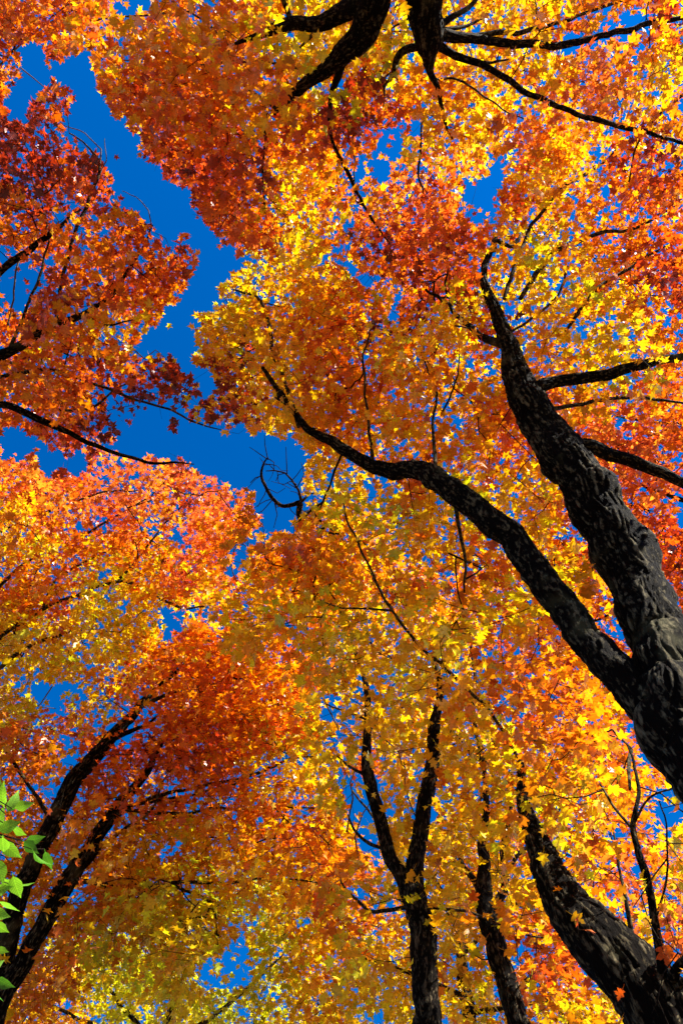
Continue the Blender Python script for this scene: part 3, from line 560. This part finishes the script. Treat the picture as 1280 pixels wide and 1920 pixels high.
SKY = """0 462 30 470 70 500 88 540 60 556 40 590 20 600 0 560|100 398 128 404 122 424 98 420|195 0 215 30 236 44 262 22 298 0|35 88 75 84 100 116 126 112 160 92 177 97 180 142 204 200 240 232 262 256 266 300 286 312 320 332 350 348 356 402 396 432 440 462 462 492 456 505 420 530 410 568 376 590 366 640 352 662 372 690 402 705 402 742 376 742 346 702 312 662 286 660 270 690 256 640 290 612 300 582 342 562 356 530 370 482 346 442 300 440 262 402 242 372 212 352 192 310 172 282 150 250 132 232 110 226 128 200 132 168 106 150 70 170 40 232 8 236 6 184 34 160
0 795 10 796 40 804 80 834 120 852 200 842 232 822 250 800 266 768 340 802 420 812 450 800 505 822 532 832 566 838 566 880 574 940 562 978 502 1000 486 990 480 950 466 918 430 916 414 896 366 896 352 868 330 858 242 862 204 846 166 842 160 880 102 884 84 900 76 866 40 856 0 868|486 990 520 996 470 1020 468 1060 444 1085 420 1086 430 1050 452 1010
296 1150 350 1136 346 1190 300 1202|355 1125 378 1130 372 1152 352 1148|66 1288 124 1286 122 1328 88 1336 66 1316|124 1284 158 1286 156 1302 128 1304|112 1384 146 1390 148 1428 118 1430|46 1468 70 1470 66 1498 46 1492|294 1576 342 1574 340 1604 300 1606|252 1592 270 1594 266 1616 250 1610
594 1294 636 1312 632 1362 600 1350|602 1392 640 1396 636 1410 604 1406|630 1440 652 1458 690 1492 712 1570 718 1632 690 1622 680 1580 650 1522|640 1652 668 1650 692 1680 690 1702 652 1688|364 1812 410 1790 440 1756 470 1740 470 1842 430 1852 380 1862|480 1540 502 1542 500 1562 484 1560|680 1896 718 1890 718 1920 684 1920
626 474 642 470 670 500 690 518 712 516 712 532 680 536 650 516 628 492|735 556 762 548 746 580 740 614 720 610|862 340 900 330 918 290 1000 272 992 292 946 302 936 350 906 370 930 380 936 396 902 420 880 410 870 372|646 332 690 302 720 250 746 240 756 282 716 300 736 320 702 352 680 372 650 360|1040 86 1060 70 1092 76 1150 58 1180 30 1232 38 1160 76 1120 86 1070 112 1054 110
1146 776 1164 786 1186 812 1214 824 1180 824 1152 804|1240 842 1280 836 1280 872 1250 862|1138 906 1152 910 1154 950 1138 944|1268 926 1300 930 1300 1002 1272 982|1144 1658 1168 1664 1160 1690 1142 1684|300 1080 318 1074 322 1086 302 1090|125 945 150 950 148 962 128 960|228 1120 246 1116 250 1138 230 1142|636 470 600 500 606 486 622 458|1232 470 1252 478 1244 492 1234 486|1016 140 1036 136 1040 152 1018 156|500 1790 530 1786 526 1806 504 1804|560 1720 580 1716 584 1736 562 1738|930 1860 946 1856 948 1876 930 1878|1120 1822 1138 1826 1130 1846|1262 1806 1280 1810 1280 1836 1266 1830"""
SKY = [np.array([float(v) for v in s.split()]).reshape(-1, 2) for s in SKY.replace('\n', '|').split('|')]

def in_sky(px, py):
    q = np.column_stack([px / 30, py / 30, np.zeros(len(px))]); q2 = q * 2.7        # ragged edges
    px = px + 9 * vnoise(q, 401) + 9 * vnoise(q2, 402); py = py + 9 * vnoise(q, 403) + 9 * vnoise(q2, 404)
    r = np.zeros(len(px))
    for pg in SKY:
        x0, y0 = pg.min(0); x1, y1 = pg.max(0)
        k = np.nonzero((px >= x0) & (px <= x1) & (py >= y0) & (py <= y1))[0]
        if not len(k): continue
        x, y = px[k], py[k]; c = np.zeros(len(k), bool)
        for a, b_ in zip(pg, np.roll(pg, -1, 0)):
            if a[1] == b_[1]: continue
            c ^= ((a[1] > y) != (b_[1] > y)) & (x < (b_[0] - a[0]) * (y - a[1]) / (b_[1] - a[1]) + a[0])
        r[k] = np.maximum(r[k], c * (.994 if (x1 - x0) * (y1 - y0) > 30000 else .90))
    return r

CLEAR = np.array(CLEAR)

# leaf colour along the autumn scale: crimson .. red .. orange .. amber .. yellow .. lime
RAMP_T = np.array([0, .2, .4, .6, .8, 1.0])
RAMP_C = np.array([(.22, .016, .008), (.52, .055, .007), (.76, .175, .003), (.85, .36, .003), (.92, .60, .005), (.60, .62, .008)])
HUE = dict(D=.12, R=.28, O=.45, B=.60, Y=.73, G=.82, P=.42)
def ramp(h):
    h = np.clip(h, 0, 1)
    return np.stack([np.interp(h, RAMP_T, RAMP_C[:, i]) for i in range(3)], -1)

# maple leaf, one unit long: x across, y along the midrib; eight triangles
def leaf_template(fold, droop, lob, asym):
    half = [(.40 * lob, .02), (.19, .24), (.52 * lob, .50), (.17, .53)]
    v = [(0, 0)] + [(x * (1 + asym), y) for x, y in half] + [(0, 1.0)] + [(-x * (1 - asym), y) for x, y in half]
    v = np.array(v)
    z = fold * np.abs(v[:, 0]) - droop * (v[:, 1] - .1) ** 2 - .12 * droop * (np.abs(v[:, 0]) > .3)
    return np.column_stack([v, z])
LEAF_F = np.array([(0, 1, 2), (0, 2, 4), (2, 3, 4), (0, 4, 5), (0, 7, 6), (0, 9, 7), (7, 9, 8), (0, 5, 9)])
TEMPL = np.array([leaf_template(f, d, lb, a) for f, d, lb, a in [(.10, .12, 1, 0), (.35, .2, .95, .08), (-.15, .3, 1.05, -.06), (.55, .25, .9, .05), (.2, -.15, 1.1, -.1), (-.3, .1, 1, .1)]])
TIPW = np.array([.0, .8, .15, 1, .15, 1, .8, .15, 1, .15])

def leaf_detail(fold, droop, s):
    """toothed leaf with its stalk, for the leaves that show largest"""
    r = np.random.default_rng(s)
    half = [(.10, -.06), (.25, -.03), (.43, .02), (.36, .13), (.24, .22), (.36, .30), (.44, .38), (.56, .50), (.42, .52), (.32, .60), (.17, .54), (.15, .68), (.20, .76), (.09, .84)]
    half = [(x + r.normal(0, .015), y + r.normal(0, .015)) for x, y in half]
    pts = half + [(0, 1.0)] + [(-x + r.normal(0, .015), y + r.normal(0, .015)) for x, y in half[::-1]]
    v = np.array(pts + [(0, 0), (0, .35), (0, .6)])
    n = len(pts); c0, c1, c2 = n, n + 1, n + 2
    f = []
    for i in range(n - 1):
        y = (v[i, 1] + v[i + 1, 1]) / 2
        c = c0 if i < 4 or i >= n - 5 else (c1 if i < 9 or i >= n - 10 else c2)
        f.append((i, i + 1, c))
    f += [(4, c1, c0), (9, c2, c1), (n - 5, c0, c1), (n - 10, c1, c2)]
    z = fold * np.abs(v[:, 0]) - droop * (v[:, 1] - .1) ** 2 - .3 * droop * v[:, 0] ** 2 + .02 * np.sin(v[:, 0] * 17)
    V = np.column_stack([v, z])
    k = len(V)
    st = np.array([(-.014, 0, 0), (.014, 0, 0), (.010, -.35, .05), (-.010, -.35, .05), (.006, -.62, .13), (-.006, -.62, .13)])
    V = np.vstack([V, st])
    f += [(k, k + 1, k + 2), (k, k + 2, k + 3), (k + 3, k + 2, k + 4), (k + 3, k + 4, k + 5)]
    return mesh_np('leaf', V, np.array(f), 3, False, M_LEAF)
LEAF_ME = [leaf_detail(f, d, i) for i, (f, d) in enumerate([(.10, .14), (.32, .2), (-.15, .3), (.5, .25), (.2, -.12), (-.25, .15)])]

def dist_clear(px, py, z):
    """True where a leaf would hang in front of a limb that stands free"""
    cut = np.zeros(len(px), bool)
    u = rng.random(len(px))
    for (x0, y0, x1, y1, hw, d, p) in CLEAR:
        m = hw + 7
        k = np.nonzero((px > min(x0, x1) - m) & (px < max(x0, x1) + m) & (py > min(y0, y1) - m) & (py < max(y0, y1) + m) & (z < d + hw * d / FPX) & (u < p))[0]
        if not len(k): continue
        dx, dy = x1 - x0, y1 - y0
        t = np.clip(((px[k] - x0) * dx + (py[k] - y0) * dy) / (dx * dx + dy * dy + 1e-6), 0, 1)
        dd = np.hypot(px[k] - x0 - t * dx, py[k] - y0 - t * dy)
        cut[k[dd < hw + 2]] = True
    return cut

ALL = []
# gaps in the crowns through which the sun reaches the trunks
GAPS = [(P(x, y, d), w, p) for x, y, d, w, p in [(1290, 1260, 6.2, .34, .93), (1270, 1190, 6.6, .30, .93), (1225, 1090, 7.2, .30, .93), (1175, 985, 7.8, .26, .85), (1120, 900, 8.2, .2, .7), (1010, 725, 9.5, .2, .85), (1030, 790, 9.1, .15, .6),
                                                 (815, 1850, 8.3, .22, .85), (812, 1780, 8.7, .2, .7), (970, 1860, 8.85, .2, .8), (950, 1800, 9.2, .18, .6), (1150, 1760, 7.0, .16, .7), (1215, 1790, 6.6, .18, .8), (1100, 1700, 7.5, .14, .6), (825, 60, 8.85, .18, .8), (835, 95, 9.1, .14, .7),
                                                 (640, 950, 10.6, .5, .7), (700, 1190, 9.8, .5, .6), (480, 560, 12.2, .6, .6), (800, 680, 10.6, .45, .6), (740, 1350, 10, .5, .6), (860, 1500, 9.6, .4, .6), (590, 680, 11.6, .45, .55), (880, 880, 9.6, .35, .6), (700, 1800, 9.5, .5, .5)]]
def in_gap(c, r):
    cut = np.zeros(len(c), bool); u = r.random(len(c))
    for g, w, p in GAPS:
        v = c - g; t = v @ sun_dir
        cut |= (t > .1) & (np.linalg.norm(v - t[:, None] * sun_dir, axis=1) < w) & (u < p)
    return cut
# where the crowns are heavy, and where they are thin enough for the sun to come through
DENSE = np.array([(520, 1060), (600, 1060), (340, 1300), (450, 1290), (540, 1290), (300, 1640), (200, 1640), (620, 640), (690, 730), (420, 200), (320, 200), (1060, 1470), (340, 1760), (1180, 500), (60, 560), (90, 300)])
THIN = np.array([(1000, 520), (1080, 620), (620, 960), (1240, 1540), (800, 660), (450, 540), (540, 510), (600, 80), (960, 960), (240, 1180), (560, 1370), (250, 900), (400, 940), (1150, 740), (860, 40), (1220, 170), (900, 870), (840, 1320), (700, 1850), (640, 1200), (700, 1200), (760, 1160), (700, 640), (560, 660), (680, 1340), (760, 1440), (820, 1560), (300, 1860), (430, 1880)])
def foliate(key, tree, depth, thick, L_area, leaf=.115, R=50, nleaf=20, seed=0, spread=.5, tint=0.0):
    r = np.random.default_rng(100 + seed)
    tk = BL[key].split()
    bl = [(float(tk[i]), float(tk[i + 1]), tk[i + 2]) for i in range(0, len(tk), 3)]
    ex = []
    for x, y, c in bl:                                       # the crown goes on past the edge of the picture
        if x < 75 and r.random() < .85: ex.append((-x - 12, y + r.normal(0, 20), c))
        if x > 1205 and r.random() < .5: ex.append((2560 - x + 12, y + r.normal(0, 20), c))
        if y < 75: ex.append((x + r.normal(0, 20), -y - 12, c))
        if y > 1845: ex.append((x + r.normal(0, 20), 3840 - y + 12, c))
    bl += ex
    cx = np.array([b_[0] for b_ in bl]); cyy = np.array([b_[1] for b_ in bl])
    cd = depth(cx, cyy) + r.normal(0, thick * .35, len(bl))
    ctr = P(cx, cyy, cd)
    # sprays
    sb, sh, sp_pink, sl_ = [], [], [], []
    for i, (x, y, c) in enumerate(bl):
        d = cd[i]
        a_leaf = .30 * (leaf * FPX / d) ** 2
        dn = 2.0 if (np.hypot(DENSE[:, 0] - x, DENSE[:, 1] - y) < 75).any() else .72 if (np.hypot(THIN[:, 0] - x, THIN[:, 1] - y) < 80).any() else 1
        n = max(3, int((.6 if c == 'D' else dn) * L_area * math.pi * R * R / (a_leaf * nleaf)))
        rad = R * np.sqrt(r.random(n)) * 1.12; th = r.random(n) * 2 * math.pi
        dz = d + np.clip(r.normal(0, thick, n), -1.8 * thick, 2.2 * thick)
        sb.append(P(x + rad * np.cos(th), y + rad * np.sin(th), dz))
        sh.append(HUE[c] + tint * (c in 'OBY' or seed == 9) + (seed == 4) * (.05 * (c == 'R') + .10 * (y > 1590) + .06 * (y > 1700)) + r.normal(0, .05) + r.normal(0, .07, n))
        sp_pink.append(np.full(n, 1.0 if c == 'P' else 0.0)); sl_.append(np.full(n, i))
    sb = np.vstack(sb); sh = np.concatenate(sh); pink = np.concatenate(sp_pink)
    ns = len(sb)
    # sprays that would hang in an opening of the canopy are not there
    px, py, z = proj(sb)
    dens = vnoise(sb * 1.15, 77 + seed) + .5 * vnoise(sb * 2.6, 87 + seed)
    keep = (in_sky(px, py) < r.random(ns)) & (dens > -.42 + r.normal(0, .15, ns))
    sb, sh, pink = sb[keep], sh[keep], pink[keep]; ns = len(sb)
    # twigs: every spray grows from the nearest wood already standing
    nodes = np.vstack(tree.nodes)
    pos = np.vstack([nodes, sb]); n0 = len(nodes)
    best = np.full(ns, np.inf); par = np.zeros(ns, int)
    for s in range(0, n0, 400):
        dd = np.linalg.norm(sb[:, None] - nodes[None, s:s + 400], axis=2)
        j = dd.argmin(1); v = dd[np.arange(ns), j]
        up = v < best; best[up] = v[up]; par[up] = j[up] + s
    done = np.zeros(ns, bool); order = []
    cost = best * 1.0
    for _ in range(ns):
        i = int(np.argmin(np.where(done, np.inf, cost)))
        done[i] = True; order.append(i)
        dd = np.linalg.norm(sb - sb[i], axis=1) + .12
        up = (~done) & (dd < cost); cost[up] = dd[up]; par[up] = n0 + i
    cnt = np.ones(ns)
    for i in reversed(order):
        if par[i] >= n0: cnt[par[i] - n0] += cnt[i]
    rad = .0026 * cnt ** .36
    a = pos[par]; b_ = sb
    ra = np.where(par >= n0, np.minimum(rad[np.clip(par - n0, 0, ns - 1)], rad * 1.5), rad * 1.25)
    vec = b_ - a; ln = np.linalg.norm(vec, axis=1, keepdims=True)
    mid = (a + b_) / 2 + r.normal(0, .07, (ns, 3)) * ln - np.array([0, 0, .04]) * ln
    t = norm(vec); u = norm(np.cross(t, np.array([.31, .62, .71]))); w = np.cross(t, u)
    end = b_ + t * .12
    ringV = []
    ang = np.arange(4) * math.pi / 2
    off = u[:, None] * np.cos(ang)[None, :, None] + w[:, None] * np.sin(ang)[None, :, None]
    for p_, q_ in ((a, ra), (mid, (ra + rad) / 2), (b_, rad), (end, rad * .4)):
        ringV.append(p_[:, None] + off * q_[:, None, None])
    V = np.stack(ringV, 1).reshape(-1, 3)
    o16 = np.arange(16).reshape(4, 4); nx = np.roll(o16, -1, 1)
    f = np.stack([o16[:-1], nx[:-1], nx[1:], o16[1:]], -1).reshape(-1, 4)
    F = (f[None] + (np.arange(ns) * 16)[:, None, None]).reshape(-1, 4)
    tw = child('twigs', mesh_np('twigs', V, F, 4, False, M_TWIG), tree.root); tw['kind'] = 'stuff'
    # leaves in pairs along each spray's twig
    axis = norm(t * np.array([1, 1, .5]) + r.normal(0, .5, (ns, 3)) * np.array([1, 1, .35]) + np.array([0, 0, -.08]))
    side = norm(np.cross(axis, np.array([0, 0, 1.0]))); 
    k = nleaf
    s_along = (np.arange(k) // 2 / (k / 2.0))[None] * (spread * (.7 + .6 * r.random((ns, 1))))
    sg = np.where(np.arange(k) % 2 == 0, 1.0, -1.0)[None]
    lat = sg * (.05 + .13 * r.random((ns, k))) * (1 - .4 * s_along / spread)
    base = sb[:, None] + axis[:, None] * (s_along + r.normal(0, .03, (ns, k)))[..., None] + side[:, None] * lat[..., None] + r.normal(0, .055, (ns, k, 3))
    base = base + np.array([0, 0, -1]) * (s_along ** 2 * .25)[..., None]
    mdir = norm(axis[:, None] * (.35 + .5 * r.random((ns, k, 1))) + side[:, None] * (sg * (.3 + .8 * r.random((ns, k))))[..., None] + r.normal(0, .35, (ns, k, 3)) + np.array([0, 0, -.32]))
    nrm = np.array([0, 0, 1.0]) + .1 * sun_dir + r.normal(0, .40, (ns, k, 3))
    nrm = norm(nrm - mdir * (nrm * mdir).sum(-1, keepdims=True))
    h = sh[:, None] + r.normal(0, .075, (ns, k))
    pk = np.repeat(pink[:, None], k, 1)
    size = leaf * np.clip(r.normal(1, .27, (ns, k)), .4, 1.6)
    base, mdir, nrm, h, pk, size = (q.reshape(-1, *q.shape[2:]) for q in (base, mdir, nrm, h, pk, size))
    c = base + mdir * size[:, None] * .45
    px, py, z = proj(c)
    ok = (z > 1.5) & (px > -230) & (px < 1510) & (py > -230) & (py < 2150)
    ok &= in_sky(px, py) < r.random(len(px))
    ok &= ~dist_clear(px, py, z) & ~in_gap(c, r)
    base, mdir, nrm, h, pk, size, px, py, z = (q[ok] for q in (base, mdir, nrm, h, pk, size, px, py, z))
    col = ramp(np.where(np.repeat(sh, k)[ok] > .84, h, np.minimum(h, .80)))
    col = col + pk[:, None] * np.array([.03, .03, .022])
    col = col * np.exp(r.normal(0, .18, (len(col), 1)))
    col = col * np.clip(.55 + 1.6 * h, .6, 1)[:, None]  # reddest leaves darker: deep rust, with the shade of crown edges put in
    ALL.append(dict(key=key, tree=tree, base=base, m=mdir, n=nrm, size=size, col=np.clip(col, 0, .92), h=h, px=px, py=py, z=z, tp=r.integers(0, len(TEMPL), len(h))))

foliate('T', T, lambda x, y: 10.2 + 2.4 * np.clip(y, -100, 480) / 450 + 1.0 * np.clip(500 - x, 0, 500) / 500, 1.0, 1.85, seed=1, tint=.07)
foliate('A', A, lambda x, y: 8.2 + .0034 * (1200 - x) + .0036 * (1300 - y) + np.where((y < 640) & (x > 600), .8, 0), 1.0, 1.65, leaf=.117, seed=2, tint=.085)
foliate('L', L, lambda x, y: 12.0 + .0 * x, .8, 1.5, seed=3)
foliate('B', B, lambda x, y: 13.0 + 1.8 * np.clip((1500 - y) / 600, -.5, 1), .95, 2.0, seed=4, tint=.05)
foliate('C', C, lambda x, y: 9.9 + .0022 * (1600 - y), .8, 1.4, leaf=.114, seed=5, tint=.07)
foliate('D', D, lambda x, y: 9.6 + .0025 * (1600 - y), .8, 1.4, leaf=.114, seed=6, tint=.07)
foliate('E', E, lambda x, y: 7.7 - .0048 * (x - 1100) + .0022 * (1600 - y), .65, 1.2, leaf=.102, seed=7, tint=.06, nleaf=16)
foliate('Q', Q, lambda x, y: 12.8 + 0 * x, .9, 2.3, seed=8)
foliate('G', G, lambda x, y: 15.0 + 0 * x, .9, 2.0, seed=9, tint=.12)
foliate('H', H, lambda x, y: 14.6 + .002 * (1700 - y), .9, 2.3, seed=10, tint=.06)

# ------------------------------------------------------------------ the leaves themselves
# a coarse depth map tells which leaves are open to view; the 300 largest of each tree become leaf objects, the rest one mass
zb = np.full((2000 // 9 + 2, 1300 // 9 + 2), np.inf)
for A_ in ALL:
    ins = (A_['px'] > 2) & (A_['px'] < 1278) & (A_['py'] > 2) & (A_['py'] < 1918)
    A_['ins'] = ins
    np.minimum.at(zb, ((A_['py'][ins] / 9).astype(int), (A_['px'][ins] / 9).astype(int)), A_['z'][ins])
total = 0
for A_ in ALL:
    N = len(A_['h']); ins = A_['ins']
    iy = np.clip((A_['py'] / 9).astype(int), 0, zb.shape[0] - 1); ix = np.clip((A_['px'] / 9).astype(int), 0, zb.shape[1] - 1)
    face = np.abs((A_['n'] * norm(A_['base'] - CAM)).sum(1))
    score = np.where(ins & (A_['z'] <= zb[iy, ix] + 1e-6) & (face > .35), A_['size'] / A_['z'] * (.5 + face), 0)
    top = np.argsort(-score)[:300]; top = top[score[top] > 0]
    rest = np.ones(N, bool); rest[top] = False
    sd = np.cross(A_['m'], A_['n'])
    root = A_['tree'].root
    for i in top:
        o = bpy.data.objects.new('leaf', LEAF_ME[A_['tp'][i]])
        s = A_['size'][i]
        M = Matrix.Identity(4)
        for k in range(3):
            M[k][0] = sd[i, k] * s; M[k][1] = A_['m'][i, k] * s; M[k][2] = A_['n'][i, k] * s
            M[k][3] = A_['base'][i, k] - root.location[k]
        scene.collection.objects.link(o); o.parent = root
        o.matrix_basis = M
        o.color = (*A_['col'][i], 1)
    tv = TEMPL[A_['tp'][rest]] * A_['size'][rest][:, None, None]
    V = A_['base'][rest][:, None] + tv[..., 0:1] * sd[rest][:, None] + tv[..., 1:2] * A_['m'][rest][:, None] + tv[..., 2:3] * A_['n'][rest][:, None]
    n = len(V); total += n
    F = (LEAF_F[None] + (np.arange(n) * 10)[:, None, None]).reshape(-1, 3)
    tipc = ramp(A_['h'][rest] - .07)
    c0 = A_['col'][rest]
    lum = c0.sum(1, keepdims=True) / np.maximum(tipc.sum(1, keepdims=True), .01)
    cc = c0[:, None] * (1 - .6 * TIPW[None, :, None]) + (tipc * lum)[:, None] * (.6 * TIPW[None, :, None])
    cc = np.concatenate([cc, np.ones((n, 10, 1))], -1).reshape(-1, 4)
    me = mesh_np('crown', V.reshape(-1, 3), F, 3, False, M_FOL, cc)
    o = child('crown', me, root); o['kind'] = 'stuff'
print('leaves', total, 'sky polygons', len(SKY))

# ------------------------------------------------------------------ green sapling, lower left
def sapling():
    S = thing('green_sapling', P(-60, 2050, 1.7) * np.array([1, 1, 0]), 'young sapling with bright green pointed oval leaves in front of the twin stemmed trunk', 'sapling')
    st = [P(-95, 1960, 1.9), P(-80, 1800, 1.95), P(-62, 1660, 2.0), P(-45, 1540, 2.05), P(-30, 1430, 2.1)]
    g0 = np.array([S.location[0] - .02, S.location[1] + .1, -.05])
    w, rd = spline(np.array([g0, (g0 + st[0]) / 2 + np.array([.05, 0, 0])] + st), np.array([.016, .014, .011, .010, .008, .006, .003]), .04)
    V, Tt = tube(w, rd, 8)
    child('stem', mesh_np('stem', V, Tt, 3, True, M_TWIG), S)
    m = leaf_material('green_leaf', 'object')
    nn_, ll_ = m.node_tree.nodes, m.node_tree.links
    tc_ = nn_.new('ShaderNodeTexCoord'); sx = nn_.new('ShaderNodeSeparateXYZ'); ll_.new(tc_.outputs['Object'], sx.inputs[0])
    def mth(op, a, b=None, c=None):
        q = nn_.new('ShaderNodeMath'); q.operation = op
        for i, v in enumerate((a, b, c)):
            if v is None: continue
            if isinstance(v, (int, float)): q.inputs[i].default_value = v
            else: ll_.new(v, q.inputs[i])
        return q.outputs[0]
    ax = mth('ABSOLUTE', sx.outputs[0])
    vein = mth('GREATER_THAN', mth('ABSOLUTE', mth('SINE', mth('MULTIPLY', mth('MULTIPLY_ADD', ax, -.9, sx.outputs[1]), 26.0))), .96)
    rib = mth('LESS_THAN', ax, .014)
    vf = mth('MULTIPLY_ADD', mth('MAXIMUM', vein, rib), .55, 1.0)
    mu = next(q for q in nn_ if q.bl_idname == 'ShaderNodeVectorMath')
    old = mu.inputs['Scale'].links[0].from_socket
    ll_.new(mth('MULTIPLY', old, vf), mu.inputs['Scale'])
    def oval(fold, droop, s):
        r = np.random.default_rng(s)
        ys = np.linspace(0, 1, 9); wd = np.array([0, .17, .265, .30, .29, .245, .17, .085, 0])
        rt = [(wd[i] * (1 + r.normal(0, .04)), ys[i]) for i in range(1, 8)]
        v = [(0, 0)] + rt + [(0, 1.06)] + [(-x * (1 + r.normal(0, .04)), y) for x, y in rt[::-1]] + [(0, y) for y in ys[1:8]]
        v = np.array(v)
        z = fold * np.abs(v[:, 0]) - droop * v[:, 1] ** 2 + .015 * np.sin(v[:, 1] * 40) * (np.abs(v[:, 0]) > .02)
        Vv = np.column_stack([v, z]); f = []
        ce = list(range(16, 23))
        f += [(0, 1, ce[0]), (0, ce[0], 15)]
        for i in range(6):
            f += [(1 + i, 2 + i, ce[i + 1]), (1 + i, ce[i + 1], ce[i]), (15 - i, ce[i], ce[i + 1]), (15 - i, ce[i + 1], 14 - i)]
        f += [(7, 8, ce[6]), (ce[6], 8, 9)]
        k = len(Vv)
        Vv = np.vstack([Vv, [(-.012, 0, 0), (.012, 0, 0), (.01, -.16, -.01), (-.01, -.16, -.01)]])
        f += [(k, k + 1, k + 2), (k, k + 2, k + 3)]
        return mesh_np('leaf', Vv, np.array(f), 3, True, m)
    mes = [oval(.25, .15, 1), oval(.45, .3, 2), oval(.1, .05, 3), oval(-.2, .25, 4)]
    r = np.random.default_rng(5)
    spec = [(8, 1478, 60, 95, 1), (30, 1490, 52, 60, 1), (5, 1520, 62, 80, 1), (22, 1535, 55, 20, 1), (48, 1498, 46, 10, .8), (25, 1580, 62, -40, 1), (10, 1572, 60, -100, 1), (60, 1575, 48, -30, .7), (80, 1600, 58, -55, .6), (95, 1600, 50, -70, .5),
            (70, 1560, 46, 10, .6), (5, 1620, 60, -70, 1), (20, 1640, 50, -20, 1), (2, 1655, 58, 0, 1), (35, 1650, 62, -75, 1), (55, 1648, 36, 0, .9), (18, 1690, 58, -50, 1), (0, 1700, 60, -20, 1), (5, 1725, 50, -40, 1), (8, 1768, 34, -20, .8), (0, 1795, 34, 10, .8),
            (-10, 1500, 60, 40, .8), (-15, 1560, 60, 0, .8), (-20, 1610, 60, 20, .8), (-25, 1680, 60, -30, .8), (40, 1545, 44, -20, .8), (12, 1830, 48, -15, .45), (-5, 1850, 52, -25, .4), (0, 1460, 40, 80, 1)]
    V2, T2, q = [], [], 0
    for (x, y, lp, an, br_) in spec:
        d = 2.0 + r.normal(0, .10)
        p = P(x - 4, y + 14, d); s = .72 * lp * d / FPX
        a = math.radians(an)
        mm = norm(RT * math.cos(a) + UP * math.sin(a) + FW * r.normal(.1, .25))
        nn = norm(-FW * .8 + np.array([0, 0, 1]) * .0 + r.normal(0, .35, 3)); nn = norm(nn - mm * (nn @ mm)); sd = np.cross(mm, nn)
        o = bpy.data.objects.new('leaf', mes[r.integers(0, 4)])
        M = Matrix.Identity(4); pb = p - mm * s * .5
        for k in range(3):
            M[k][0] = sd[k] * s; M[k][1] = mm[k] * s; M[k][2] = nn[k] * s; M[k][3] = pb[k] - S.location[k]
        scene.collection.objects.link(o); o.parent = S; o.matrix_basis = M
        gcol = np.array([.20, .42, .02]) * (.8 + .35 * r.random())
        if br_ < .75: gcol = np.array([.07, .20, .012]) * (.85 + .3 * r.random())  # leaves hanging in shade: the shade is put into a darker green
        o.color = (*gcol, 1)
        j = np.argmin(np.linalg.norm(w - pb - np.array([0, 0, .08]), axis=1))
        e = pb - mm * s * .14
        tw, tr_ = spline(np.array([w[j], (w[j] + e) / 2 - np.array([0, 0, .01]), e]), np.array([.003, .002, .0012]), .05)
        Vt, Ft = tube(tw, tr_, 4)
        child('twig', mesh_np('twig', Vt, Ft, 3, True, M_TWIG), S)
sapling()
